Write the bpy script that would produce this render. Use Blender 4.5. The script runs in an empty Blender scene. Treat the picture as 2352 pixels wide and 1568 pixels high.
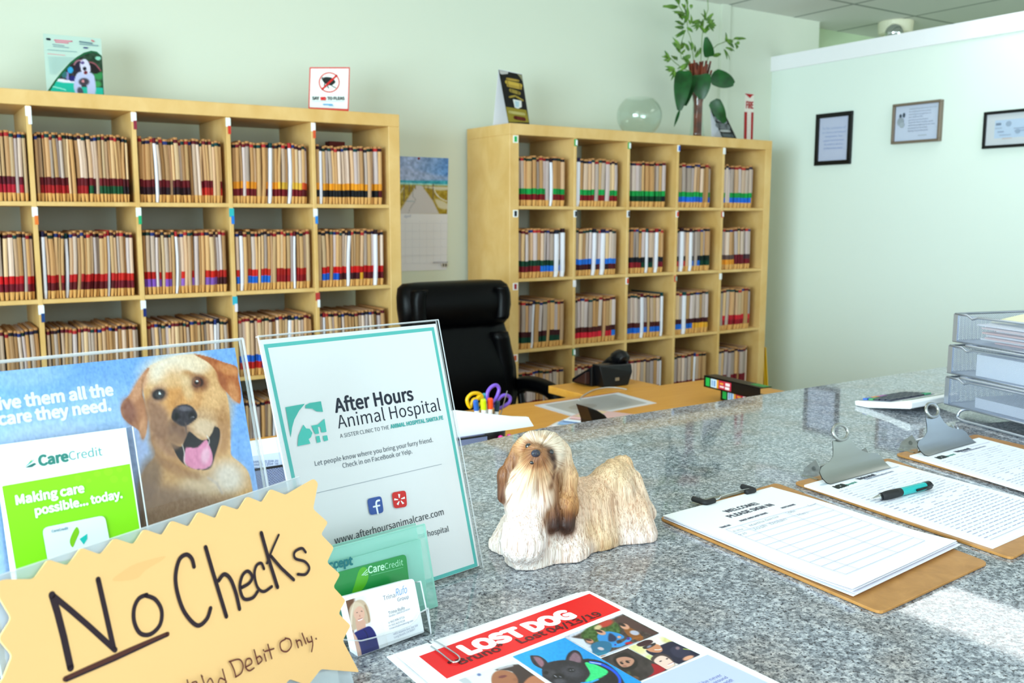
import bpy, bmesh, math, random, os
import numpy as np
from mathutils import Vector, Matrix, noise as mnoise
from mathutils.geometry import tessellate_polygon
random.seed(7); RNG = np.random.default_rng(7)
SC = bpy.context.scene; COL = SC.collection
PI = math.pi

# ------------------------------------------------------------------ camera
CAM_P = np.array([-1.87233, -3.74156, 1.40825]); YAW, PITCH, ROLL, FPX = 0.581786, -0.132622, 0.000987, 2141.4
def _axes(y, p, r):
    f = np.array([math.sin(y)*math.cos(p), math.cos(y)*math.cos(p), math.sin(p)])
    ri = np.array([math.cos(y), -math.sin(y), 0.]); u = np.cross(ri, f)
    return np.array([ri*math.cos(r)+u*math.sin(r), -ri*math.sin(r)+u*math.cos(r), f])
AX = _axes(YAW, PITCH, ROLL)
cd = bpy.data.cameras.new('camera'); cam = bpy.data.objects.new('camera', cd); COL.objects.link(cam)
cam.matrix_world = Matrix(((AX[0][0], AX[1][0], -AX[2][0], CAM_P[0]), (AX[0][1], AX[1][1], -AX[2][1], CAM_P[1]),
                           (AX[0][2], AX[1][2], -AX[2][2], CAM_P[2]), (0, 0, 0, 1)))
cd.sensor_width = 36; cd.sensor_fit = 'HORIZONTAL'; cd.lens = FPX/2352*36; cd.clip_start = .05
cd.dof.use_dof = True; cd.dof.focus_distance = .98; cd.dof.aperture_fstop = 13
SC.camera = cam
# ------------------------------------------------------------------ sky, daylight, exposure
SC.view_settings.view_transform = 'Standard'; SC.view_settings.look = 'None'
SC.view_settings.gamma = 1; SC.view_settings.use_curve_mapping = False
SC.view_settings.exposure = EXPOSURE = -0.37
W = bpy.data.worlds.new('sky'); SC.world = W; W.use_nodes = True
W.node_tree.nodes['Background'].inputs[0].default_value = (.80, .93, 1, 1)
W.node_tree.nodes['Background'].inputs[1].default_value = 1.6
def area(name, loc, aim, sx, sy, power, col, spread=180):
    l = bpy.data.lights.new(name, 'AREA'); l.shape = 'RECTANGLE'; l.size = sx; l.size_y = sy; l.energy = power; l.color = col; l.spread = math.radians(spread)
    o = bpy.data.objects.new(name, l); COL.objects.link(o); o.location = loc
    o.rotation_euler = (Vector(aim)-Vector(loc)).to_track_quat('-Z', 'Y').to_euler(); return o
area('daylight_front_window', (-1.2, -6.35, 1.5), (-.6, 0, 1.3), 6.4, 2.3, 88, (.80, .92, 1))
area('daylight_side_window', (-4.85, -3.6, 1.55), (2.86, -1.6, 1.5), 3.2, 2.1, 228, (.70, .91, 1), 105)
area('added_far_fill', (4.4, -6.35, 1.6), (4.4, 0, 2.0), 3.0, 2.0, 110, (.84, .97, 1))  # added area light, brightens the ceiling and wall beyond the partition

# ------------------------------------------------------------------ pixel -> point on a known plane
def ray(x, y): return ((x-1176)/FPX)*AX[0] + (-(y-784)/FPX)*AX[1] + AX[2]
def onz(x, y, z): d = ray(x, y); return CAM_P + d*(z-CAM_P[2])/d[2]
def onpl(x, y, P0, n):
    d = ray(x, y); n = np.asarray(n, float); return CAM_P + d*(np.dot(np.asarray(P0, float)-CAM_P, n)/np.dot(d, n))
def proj(P):
    q = (np.asarray(P)-CAM_P) @ AX.T; return 1176+FPX*q[..., 0]/q[..., 2], 784-FPX*q[..., 1]/q[..., 2]
def K(ox, oy, s): return lambda x, y: (ox+x/s, oy+y/s)

# ------------------------------------------------------------------ colour and materials
def lin(h):
    if isinstance(h, str):
        c = np.array([int(h[i:i+2], 16) for i in (0, 2, 4)])/255.
    else: c = np.asarray(h, float)
    return np.where(c <= .04045, c/12.92, ((np.maximum(c, 0)+.055)/1.055)**2.4)
def srgb(h): return np.array([int(h[i:i+2], 16) for i in (0, 2, 4)])/255.
def newmat(name):
    m = bpy.data.materials.new(name); m.use_nodes = True; t = m.node_tree
    return m, t, t.nodes, t.links, t.nodes['Principled BSDF']
def mat(name, col, rough=.5, metal=0, spec=.5, coat=0):
    m, t, N, L, b = newmat(name)
    b.inputs['Base Color'].default_value = (*lin(col), 1); b.inputs['Roughness'].default_value = rough
    b.inputs['Metallic'].default_value = metal; b.inputs['Specular IOR Level'].default_value = spec
    b.inputs['Coat Weight'].default_value = coat; b.inputs['Coat Roughness'].default_value = .05
    return m
def colmat(name, rough=.5, spec=.4, coat=0):
    m, t, N, L, b = newmat(name); a = N.new('ShaderNodeVertexColor'); a.layer_name = 'Col'
    L.new(a.outputs['Color'], b.inputs['Base Color']); b.inputs['Roughness'].default_value = rough
    b.inputs['Specular IOR Level'].default_value = spec; b.inputs['Coat Weight'].default_value = coat
    b.inputs['Coat Roughness'].default_value = .04
    return m
def nz(N, L, scale, detail=3, vec=None, rough=.5, typ='ShaderNodeTexNoise'):
    n = N.new(typ); n.inputs['Scale'].default_value = scale
    if typ == 'ShaderNodeTexNoise': n.inputs['Detail'].default_value = detail; n.inputs['Roughness'].default_value = rough
    if vec is not None: L.new(vec, n.inputs['Vector'])
    return n
def ramp(N, L, fac, stops, interp='LINEAR'):
    r = N.new('ShaderNodeValToRGB'); L.new(fac, r.inputs[0]); e = r.color_ramp.elements; r.color_ramp.interpolation = interp
    while len(e) < len(stops): e.new(.5)
    for k, (p, c) in enumerate(stops): e[k].position = p; e[k].color = (*lin(c), 1)
    return r
def mix(N, L, a, b, fac, typ='MIX'):
    n = N.new('ShaderNodeMix'); n.data_type = 'RGBA'; n.blend_type = typ
    for s, v in ((0, fac), (6, a), (7, b)):
        if hasattr(v, 'links') or hasattr(v, 'is_output'): L.new(v, n.inputs[s])
        elif s == 0: n.inputs[0].default_value = v
        else: n.inputs[s].default_value = (*lin(v), 1)
    return n.outputs[2]
def coords(N, L, scale=(1, 1, 1), kind='Object', rot=(0, 0, 0)):
    c = N.new('ShaderNodeTexCoord'); m = N.new('ShaderNodeMapping'); L.new(c.outputs[kind], m.inputs[0])
    m.inputs['Scale'].default_value = scale; m.inputs['Rotation'].default_value = rot; return m.outputs[0]
def bump(N, L, b, h, strength=.2, dist=.002):
    n = N.new('ShaderNodeBump'); n.inputs['Strength'].default_value = strength; n.inputs['Distance'].default_value = dist
    L.new(h, n.inputs['Height']); L.new(n.outputs[0], b.inputs['Normal'])

def wall_mat(name, col):
    m, t, N, L, b = newmat(name); v = coords(N, L); n = nz(N, L, 1.2, 2, v)
    r = ramp(N, L, n.outputs[0], [(.3, col), (.7, col)]); L.new(r.outputs[0], b.inputs['Base Color'])
    b.inputs['Roughness'].default_value = .55; b.inputs['Specular IOR Level'].default_value = .25
    f = nz(N, L, 260, 2, v); bump(N, L, b, f.outputs[0], .12, .001); return m
M = {}
M['wall'] = wall_mat('pale_green_wall_paint', 'DDE3D2')
M['partition'] = wall_mat('daylight_tinted_wall_paint', 'E2ECE3')  # wall paint made lighter and bluer; the daylight cast is put into its colour
M['trim'] = mat('white_trim_paint', 'F1EFF2', .4)
M['outer'] = wall_mat('green_wall_paint', 'C9DCB8')
def m_ceiling():
    m, t, N, L, b = newmat('ceiling_tiles'); v = coords(N, L)
    k = N.new('ShaderNodeTexBrick'); L.new(v, k.inputs['Vector']); k.offset = 0; k.squash = 1
    for i, c in ((1, 'E4E5E0'), (2, 'DFE1DC'), (3, '9AA19B')): k.inputs[i].default_value = (*lin(c), 1)
    k.inputs['Scale'].default_value = 1; k.inputs['Mortar Size'].default_value = .012
    k.inputs['Brick Width'].default_value = .61; k.inputs['Row Height'].default_value = 1.22
    L.new(k.outputs[0], b.inputs['Base Color']); b.inputs['Roughness'].default_value = .9
    f = nz(N, L, 120, 3, v); bump(N, L, b, f.outputs[0], .3, .002); return m
M['ceiling'] = m_ceiling()
def m_floor():
    m, t, N, L, b = newmat('vinyl_floor'); v = coords(N, L); n = nz(N, L, 14, 4, v)
    r = ramp(N, L, n.outputs[0], [(.35, 'CDC7BA'), (.65, 'DAD5C9')]); L.new(r.outputs[0], b.inputs['Base Color']); b.inputs['Roughness'].default_value = .35; return m
M['floor'] = m_floor()
def m_wood(name, c1, c2, sc, rough=.4):
    m, t, N, L, b = newmat(name); v = coords(N, L, sc); n = nz(N, L, 6, 4, v, .6); n.inputs['Distortion'].default_value = .6
    r = ramp(N, L, n.outputs[0], [(.3, c1), (.7, c2)]); L.new(r.outputs[0], b.inputs['Base Color'])
    b.inputs['Roughness'].default_value = rough; b.inputs['Specular IOR Level'].default_value = .35; return m
M['birch'] = m_wood('birch_veneer', 'D5A860', 'E5BE7C', (1.2, 1.2, .8))
M['desk'] = m_wood('honey_oak_laminate', 'DE9838', 'E8A648', (.6, 4, 4), .35)
def m_granite():
    m, t, N, L, b = newmat('grey_granite'); v = coords(N, L)
    n1 = nz(N, L, 300, 3, v, .62); n2 = nz(N, L, 190, 4, v, .65); n3 = nz(N, L, 14, 2, v); n4 = nz(N, L, 560, 2, v)
    base = ramp(N, L, n2.outputs[0], [(.36, '666B74'), (.5, '9EA3AB'), (.64, 'D4D6DB')])
    dark = ramp(N, L, n1.outputs[0], [(.37, '000000'), (.46, 'FFFFFF')])
    warm = ramp(N, L, n3.outputs[0], [(.45, 'FFFFFF'), (.7, 'EFE3DA')])
    c = mix(N, L, base.outputs[0], warm.outputs[0], 1, 'MULTIPLY')
    sp = ramp(N, L, n4.outputs[0], [(.33, '9A9AA0'), (.45, 'FFFFFF')]); c = mix(N, L, c, sp.outputs[0], .8, 'MULTIPLY')
    c = mix(N, L, '34323A', c, dark.outputs[0])
    L.new(c, b.inputs['Base Color']); b.inputs['Roughness'].default_value = .035; b.inputs['Specular IOR Level'].default_value = .5
    return m
M['granite'] = m_granite()
M['cabinet'] = mat('white_laminate', 'D8DAD6', .4)
M['print'] = colmat('printed_paper', .45, .3)
M['gloss'] = colmat('glossy_print', .3, .35, .15)
M['file'] = colmat('card_folder', .65, .2)
M['black'] = mat('black_plastic', '08080B', .35, spec=.35)
M['rubber'] = mat('black_rubber', '101013', .6)
M['leather'] = None
def m_leather():
    m, t, N, L, b = newmat('black_leather'); v = coords(N, L); b.inputs['Base Color'].default_value = (*lin('020203'), 1)
    b.inputs['Roughness'].default_value = .36; b.inputs['Specular IOR Level'].default_value = .12
    f = nz(N, L, 220, 3, v); g = nz(N, L, 9, 2, v); s = N.new('ShaderNodeMath'); s.operation = 'ADD'; L.new(f.outputs[0], s.inputs[0]); L.new(g.outputs[0], s.inputs[1])
    bump(N, L, b, s.outputs[0], .25, .003); return m
M['leather'] = m_leather()
M['chrome'] = mat('polished_chrome', 'D5D8DA', .14, 1)
M['steel'] = mat('brushed_steel', 'B3B5B2', .32, 1)
M['wire'] = mat('silver_coated_wire', 'B7BECC', .3, .85)
M['whiteplastic'] = mat('white_plastic', 'F2F2F2', .3)
M['cream'] = mat('cream_plastic', 'E4E0C4', .45)
M['yellow'] = mat('yellow_plastic', 'E8B400', .4)
M['purple'] = mat('purple_plastic', '7D55CF', .35)
M['hardboard'] = m_wood('brown_hardboard', 'A8753C', 'BC864A', (8, 8, 8), .45)
M['darkred'] = mat('dark_red_card', '7A1A14', .6)
def m_clear(name, tint, gl=1.0, ior=1.45):
    m, t, N, L, b = newmat(name); N.remove(b); o = N['Material Output']
    lw = N.new('ShaderNodeLayerWeight'); lw.inputs[0].default_value = .5; pw = N.new('ShaderNodeMath'); pw.operation = 'POWER'; L.new(lw.outputs['Facing'], pw.inputs[0]); pw.inputs[1].default_value = 5
    f = N.new('ShaderNodeMath'); f.operation = 'MULTIPLY_ADD'; L.new(pw.outputs[0], f.inputs[0]); f.inputs[1].default_value = .9; f.inputs[2].default_value = .035; tr = N.new('ShaderNodeBsdfTransparent'); tr.inputs[0].default_value = (*lin(tint), 1)
    g = N.new('ShaderNodeBsdfGlossy'); g.inputs[0].default_value = (gl, gl, gl, 1); g.inputs[1].default_value = .03
    x = N.new('ShaderNodeMixShader'); L.new(f.outputs[0], x.inputs[0]); L.new(tr.outputs[0], x.inputs[1]); L.new(g.outputs[0], x.inputs[2]); L.new(x.outputs[0], o.inputs[0]); return m
M['acrylic'] = m_clear('clear_acrylic', 'FCFDFD', .16)
M['glass'] = m_clear('clear_glass', 'F8FBF9', 1)

def m_edge(name, c, a=.5):
    m, t, N, L, b = newmat(name); b.inputs['Base Color'].default_value = (*lin(c), 1); b.inputs['Roughness'].default_value = .15; b.inputs['Alpha'].default_value = a
    return m
M['edge'] = m_edge('acrylic_polished_edge', 'F4F6F8', .42)
M['acrylic_green'] = m_edge('green_tinted_acrylic', '9FE0CF', .42)
M['edge_green'] = m_edge('green_acrylic_edge', '9FDCCB', .6)
def m_mesh(name, pitch, fill, col='AEB7CC'):
    m, t, N, L, b = newmat(name); b.inputs['Base Color'].default_value = (*lin(col), 1); b.inputs['Metallic'].default_value = .6; b.inputs['Roughness'].default_value = .4
    c = N.new('ShaderNodeTexCoord'); s = N.new('ShaderNodeSeparateXYZ'); L.new(c.outputs['Object'], s.inputs[0])
    def ma(op, a, bb, cl=False):
        n = N.new('ShaderNodeMath'); n.operation = op
        for i, v in ((0, a), (1, bb)):
            if hasattr(v, 'links'): L.new(v, n.inputs[i])
            else: n.inputs[i].default_value = v
        return n.outputs[0]
    u = ma('ADD', s.outputs[0], s.outputs[1]); k = 1/pitch
    a = ma('LESS_THAN', ma('FRACT', ma('MULTIPLY', ma('ADD', u, s.outputs[2]), k), 0), fill)
    d = ma('LESS_THAN', ma('FRACT', ma('MULTIPLY', ma('SUBTRACT', u, s.outputs[2]), k), 0), fill)
    L.new(ma('MAXIMUM', a, d), b.inputs['Alpha']); return m
M['mesh'] = m_mesh('silver_wire_mesh', .0034, .3)
def m_light():
    m, t, N, L, b = newmat('lit_diffuser'); b.inputs['Base Color'].default_value = (.9, .9, .9, 1)
    b.inputs['Emission Color'].default_value = (.97, 1, .98, 1); b.inputs['Emission Strength'].default_value = 4.5; return m
M['diffuser'] = m_light()
M['leaf'] = None
def m_leaf(name, c1, c2):
    m, t, N, L, b = newmat(name); v = coords(N, L); n = nz(N, L, 18, 3, v); r = ramp(N, L, n.outputs[0], [(.35, c1), (.65, c2)])
    L.new(r.outputs[0], b.inputs['Base Color']); b.inputs['Roughness'].default_value = .4; return m
M['leaf'] = m_leaf('bamboo_leaf', '3C6C1C', '749E36'); M['bigleaf'] = m_leaf('dark_broad_leaf', '0A3C10', '145820')
M['stem'] = mat('green_stem', '6F8C3E', .5); M['bark'] = m_leaf('red_brown_stick', '4E1A0C', '8A3A1C')

# ------------------------------------------------------------------ mesh builder
class MB:
    def __init__(s): s.v = []; s.f = []; s.c = []; s.m = []
    def add(s, vs, fs, col='FFFFFF', mi=0):
        o = len(s.v); s.v.extend([tuple(map(float, p)) for p in vs]); c = lin(col) if not isinstance(col, np.ndarray) else col
        if isinstance(col, np.ndarray) and col.ndim == 2: s.c.extend([tuple(x) for x in col])
        else: s.c.extend([tuple(c)]*len(vs))
        s.f.extend([tuple(i+o for i in f) for f in fs]); s.m.extend([mi]*len(fs)); return s
    def box(s, x0, x1, y0, y1, z0, z1, col='FFFFFF', mi=0, xf=None):
        p = [np.array(q, float) for q in ((x0, y0, z0), (x1, y0, z0), (x1, y1, z0), (x0, y1, z0), (x0, y0, z1), (x1, y0, z1), (x1, y1, z1), (x0, y1, z1))]
        if xf is not None: p = [xf(q) for q in p]
        return s.add(p, [(3, 2, 1, 0), (4, 5, 6, 7), (0, 1, 5, 4), (1, 2, 6, 5), (2, 3, 7, 6), (3, 0, 4, 7)], col, mi)
    def tube(s, pts, r, n=8, col='FFFFFF', mi=0, closed=False, caps=True):
        P = [Vector(p) for p in pts]; k = len(P); rr = r if hasattr(r, '__len__') else [r]*k; V = []; prev = None
        for i in range(k):
            a = P[(i-1) % k] if closed or i > 0 else P[i]; b = P[(i+1) % k] if closed or i < k-1 else P[i]
            t = (b-a).normalized()
            if prev is None: x = t.orthogonal().normalized()
            else: x = (prev-t*prev.dot(t)); x = x.normalized() if x.length > 1e-6 else t.orthogonal().normalized()
            prev = x; y = t.cross(x)
            V += [P[i]+(x*math.cos(2*PI*j/n)+y*math.sin(2*PI*j/n))*rr[i] for j in range(n)]
        F = []
        for i in range(k if closed else k-1):
            i2 = (i+1) % k
            F += [(i*n+j, i*n+(j+1) % n, i2*n+(j+1) % n, i2*n+j) for j in range(n)]
        if caps and not closed: F += [tuple(range(n))[::-1], tuple((k-1)*n+j for j in range(n))]
        return s.add(V, F, col, mi)
    def lathe(s, prof, c=(0, 0, 0), n=32, col='FFFFFF', mi=0, axis='z'):
        V = []; k = len(prof)
        for (r, z) in prof:
            for j in range(n):
                a = 2*PI*j/n; q = (r*math.cos(a), r*math.sin(a), z)
                if axis == 'y': q = (q[0], q[2], q[1])
                V.append((c[0]+q[0], c[1]+q[1], c[2]+q[2]))
        F = [(i*n+j, i*n+(j+1) % n, (i+1)*n+(j+1) % n, (i+1)*n+j) for i in range(k-1) for j in range(n)]
        return s.add(V, F, col, mi)
    def ball(s, c, r, n=16, col='FFFFFF', mi=0, sc=(1, 1, 1), rot=None):
        V = []; F = []; m = n//2
        for i in range(m+1):
            for j in range(n):
                t = PI*i/m; a = 2*PI*j/n; q = Vector((r*sc[0]*math.sin(t)*math.cos(a), r*sc[1]*math.sin(t)*math.sin(a), r*sc[2]*math.cos(t)))
                if rot is not None: q = rot @ q
                V.append((c[0]+q.x, c[1]+q.y, c[2]+q.z))
        F = [(i*n+j, (i+1)*n+j, (i+1)*n+(j+1) % n, i*n+(j+1) % n) for i in range(m) for j in range(n)]
        return s.add(V, F, col, mi)
    def prism(s, poly, d, col='FFFFFF', mi=0):
        """poly: ordered 3D points (planar); d: offset vector"""
        P = [np.array(p, float) for p in poly]; n = len(P); d = np.array(d, float)
        tri = tessellate_polygon([[Vector(p) for p in P]])
        V = P+[p+d for p in P]; F = [tuple(t) for t in tri]+[tuple(i+n for i in t[::-1]) for t in tri]+[(i, (i+1) % n, (i+1) % n+n, i+n) for i in range(n)]
        return s.add(V, F, col, mi)
    def loft(s, rings, col='FFFFFF', mi=0, caps=True):
        n = len(rings[0]); V = [p for r in rings for p in r]; k = len(rings)
        F = [(i*n+j, i*n+(j+1) % n, (i+1)*n+(j+1) % n, (i+1)*n+j) for i in range(k-1) for j in range(n)]
        if caps: F += [tuple(range(n))[::-1], tuple((k-1)*n+j for j in range(n))]
        return s.add(V, F, col, mi)
    def build(s, name, mats, parent=None, origin=None, smooth=False, bevel=0, segs=2, subsurf=0, auto=None, recalc=True):
        me = bpy.data.meshes.new(name); o0 = np.array(parent.location if parent else (origin if origin is not None else (0, 0, 0)), float)
        if parent is not None and parent.parent is not None: o0 = o0 + np.array(parent.parent.location)
        me.from_pydata([tuple(np.array(p)-o0) for p in s.v], [], s.f)
        if recalc:
            b = bmesh.new(); b.from_mesh(me); bmesh.ops.recalc_face_normals(b, faces=b.faces); b.to_mesh(me); b.free()
        ca = me.color_attributes.new('Col', 'FLOAT_COLOR', 'POINT')
        ca.data.foreach_set('color', np.concatenate([np.array(s.c), np.ones((len(s.c), 1))], 1).astype(np.float32).ravel())
        for m in (mats if isinstance(mats, (list, tuple)) else [mats]): me.materials.append(m)
        me.polygons.foreach_set('material_index', s.m)
        if smooth: me.polygons.foreach_set('use_smooth', [True]*len(me.polygons))
        o = bpy.data.objects.new(name, me); COL.objects.link(o)
        if parent: o.parent = parent
        else: o.location = tuple(o0)
        if bevel: md = o.modifiers.new('bevel', 'BEVEL'); md.width = bevel; md.segments = segs; md.limit_method = 'ANGLE'; md.angle_limit = .7
        if subsurf: md = o.modifiers.new('subsurf', 'SUBSURF'); md.levels = md.render_levels = subsurf
        if smooth and bevel: md.harden_normals = False
        return o
def tag(o, label=None, cat=None, group=None, kind=None):
    if label: o['label'] = label
    if cat: o['category'] = cat
    if group: o['group'] = group
    if kind: o['kind'] = kind
    return o
def thing(name, label, cat, loc, group=None):
    o = bpy.data.objects.new(name, None); COL.objects.link(o); o.location = tuple(map(float, loc)); o.empty_display_size = .05
    return tag(o, label, cat, group)
def struct(o): o['kind'] = 'structure'; return o
def smooth_pts(P, n=6, closed=True):
    P = [np.array(p, float) for p in P]; k = len(P); out = []
    for i in range(k if closed else k-1):
        p0, p1, p2, p3 = (P[(i-1) % k], P[i], P[(i+1) % k], P[(i+2) % k]) if closed else (P[max(i-1, 0)], P[i], P[i+1], P[min(i+2, k-1)])
        for j in range(n):
            t = j/n; out.append(.5*((2*p1)+(p2-p0)*t+(2*p0-5*p1+4*p2-p3)*t*t+(3*p1-p0-3*p2+p3)*t**3))
    if not closed: out.append(P[-1])
    return out
def round_poly(P, r, n=4):
    P = [np.array(p, float) for p in P]; k = len(P); out = []
    for i in range(k):
        a, b, c = P[i-1], P[i], P[(i+1) % k]; da = (a-b)/np.linalg.norm(a-b); dc = (c-b)/np.linalg.norm(c-b)
        ri = r[i] if hasattr(r, '__len__') else r
        for j in range(n+1):
            t = j/n; out.append((1-t)**2*(b+da*ri)+2*t*(1-t)*b+t*t*(b+dc*ri))
    return out
# ------------------------------------------------------------------ lettering
FONT = None
try:
    for base in (bpy.utils.system_resource('DATAFILES'), os.path.join(bpy.utils.resource_path('LOCAL'), 'datafiles')):
        p = os.path.join(base or '', 'fonts', 'Noto Sans CJK Regular.woff2')
        if os.path.exists(p): FONT = bpy.data.fonts.load(p); break
except Exception: FONT = None
_TC = {}
def text_geo(txt, bold=0., shear=0., space=1.):
    k = (txt, bold, shear, space)
    if k not in _TC:
        c = bpy.data.curves.new('lettering', 'FONT'); c.body = txt; c.size = 1; c.offset = bold; c.shear = shear; c.space_character = space; c.resolution_u = 4; c.fill_mode = 'FRONT'
        if FONT: c.font = FONT
        o = bpy.data.objects.new('lettering', c); COL.objects.link(o); dg = bpy.context.evaluated_depsgraph_get(); dg.update()
        me = o.evaluated_get(dg).to_mesh(); V = np.array([tuple(v.co)[:2] for v in me.vertices]).reshape(-1, 2); F = [tuple(p.vertices) for p in me.polygons]
        o.evaluated_get(dg).to_mesh_clear(); bpy.data.objects.remove(o); bpy.data.curves.remove(c); _TC[k] = (V, F)
    return _TC[k]
# ------------------------------------------------------------------ painter for printed photographs (2D picture space)
def sstep(x): x = np.clip(x, 0, 1); return x*x*(3-2*x)
class Paint:
    def __init__(s, X, Y, base): s.X = X; s.Y = Y; s.C = np.tile(srgb(base), (len(X), 1))
    def _mix(s, a, col): c = srgb(col); s.C += a[:, None]*(c-s.C)
    def grad(s, p0, c0, p1, c1):
        d = np.array(p1, float)-p0; t = np.clip(((s.X-p0[0])*d[0]+(s.Y-p0[1])*d[1])/(d@d), 0, 1); s.C = (1-t)[:, None]*srgb(c0)+t[:, None]*srgb(c1); return s
    def ell(s, cx, cy, rx, ry, col, rot=0, soft=.3, a=1):
        c, q = math.cos(rot), math.sin(rot); x = s.X-cx; y = s.Y-cy
        d = np.sqrt(((x*c+y*q)/rx)**2+((-x*q+y*c)/ry)**2); s._mix(a*sstep((1+soft/2-d)/max(soft, 1e-3)), col); return s
    def poly(s, P, col, soft=6, a=1, sm=4):
        P = np.array(smooth_pts(P, sm) if sm > 1 else P, float); lo = P.min(0)-soft; hi = P.max(0)+soft
        I = np.where((s.X > lo[0]) & (s.X < hi[0]) & (s.Y > lo[1]) & (s.Y < hi[1]))[0]
        if len(I) == 0: return s
        x = s.X[I]; y = s.Y[I]; D = np.full(len(I), 1e9); ins = np.zeros(len(I), bool)
        for i in range(len(P)):
            a0, b0 = P[i], P[(i+1) % len(P)]; e = b0-a0; l = e@e
            if l < 1e-12: continue
            t = np.clip(((x-a0[0])*e[0]+(y-a0[1])*e[1])/l, 0, 1); D = np.minimum(D, np.hypot(x-a0[0]-t*e[0], y-a0[1]-t*e[1]))
            cr = (a0[1] > y) != (b0[1] > y)
            with np.errstate(divide='ignore', invalid='ignore'): xi = a0[0]+(y-a0[1])*e[0]/(e[1] if abs(e[1]) > 1e-12 else 1e-12)
            ins ^= cr & (x < xi)
        sd = np.where(ins, D, -D); al = np.zeros(len(s.X)); al[I] = a*sstep((sd+soft/2)/soft); s._mix(al, col); return s
    def line(s, P, w, col, soft=2, a=1):
        P = np.array(smooth_pts(P, 5, False), float); D = np.full(len(s.X), 1e9)
        for a0, b0 in zip(P[:-1], P[1:]):
            e = b0-a0; t = np.clip(((s.X-a0[0])*e[0]+(s.Y-a0[1])*e[1])/(e@e+1e-12), 0, 1); D = np.minimum(D, np.hypot(s.X-a0[0]-t*e[0], s.Y-a0[1]-t*e[1]))
        s._mix(a*sstep((w/2+soft/2-D)/soft), col); return s
    def noise(s, amp, scale, sx=1, sy=1):
        xi = s.X*sx/scale; yi = s.Y*sy/scale; tot = 0
        for o in (1, 2):
            x = xi*o; y = yi*o; x0 = np.floor(x); y0 = np.floor(y); fx = sstep(x-x0); fy = sstep(y-y0)
            h = lambda a, b: np.modf(np.abs(np.sin(a*127.1+b*311.7)*43758.5453))[0]
            tot = tot+((h(x0, y0)*(1-fx)+h(x0+1, y0)*fx)*(1-fy)+(h(x0, y0+1)*(1-fx)+h(x0+1, y0+1)*fx)*fy-.5)/o
        s.C += (amp*tot)[:, None]; return s
    def out(s): return lin(np.clip(s.C, 0, 1))
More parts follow.
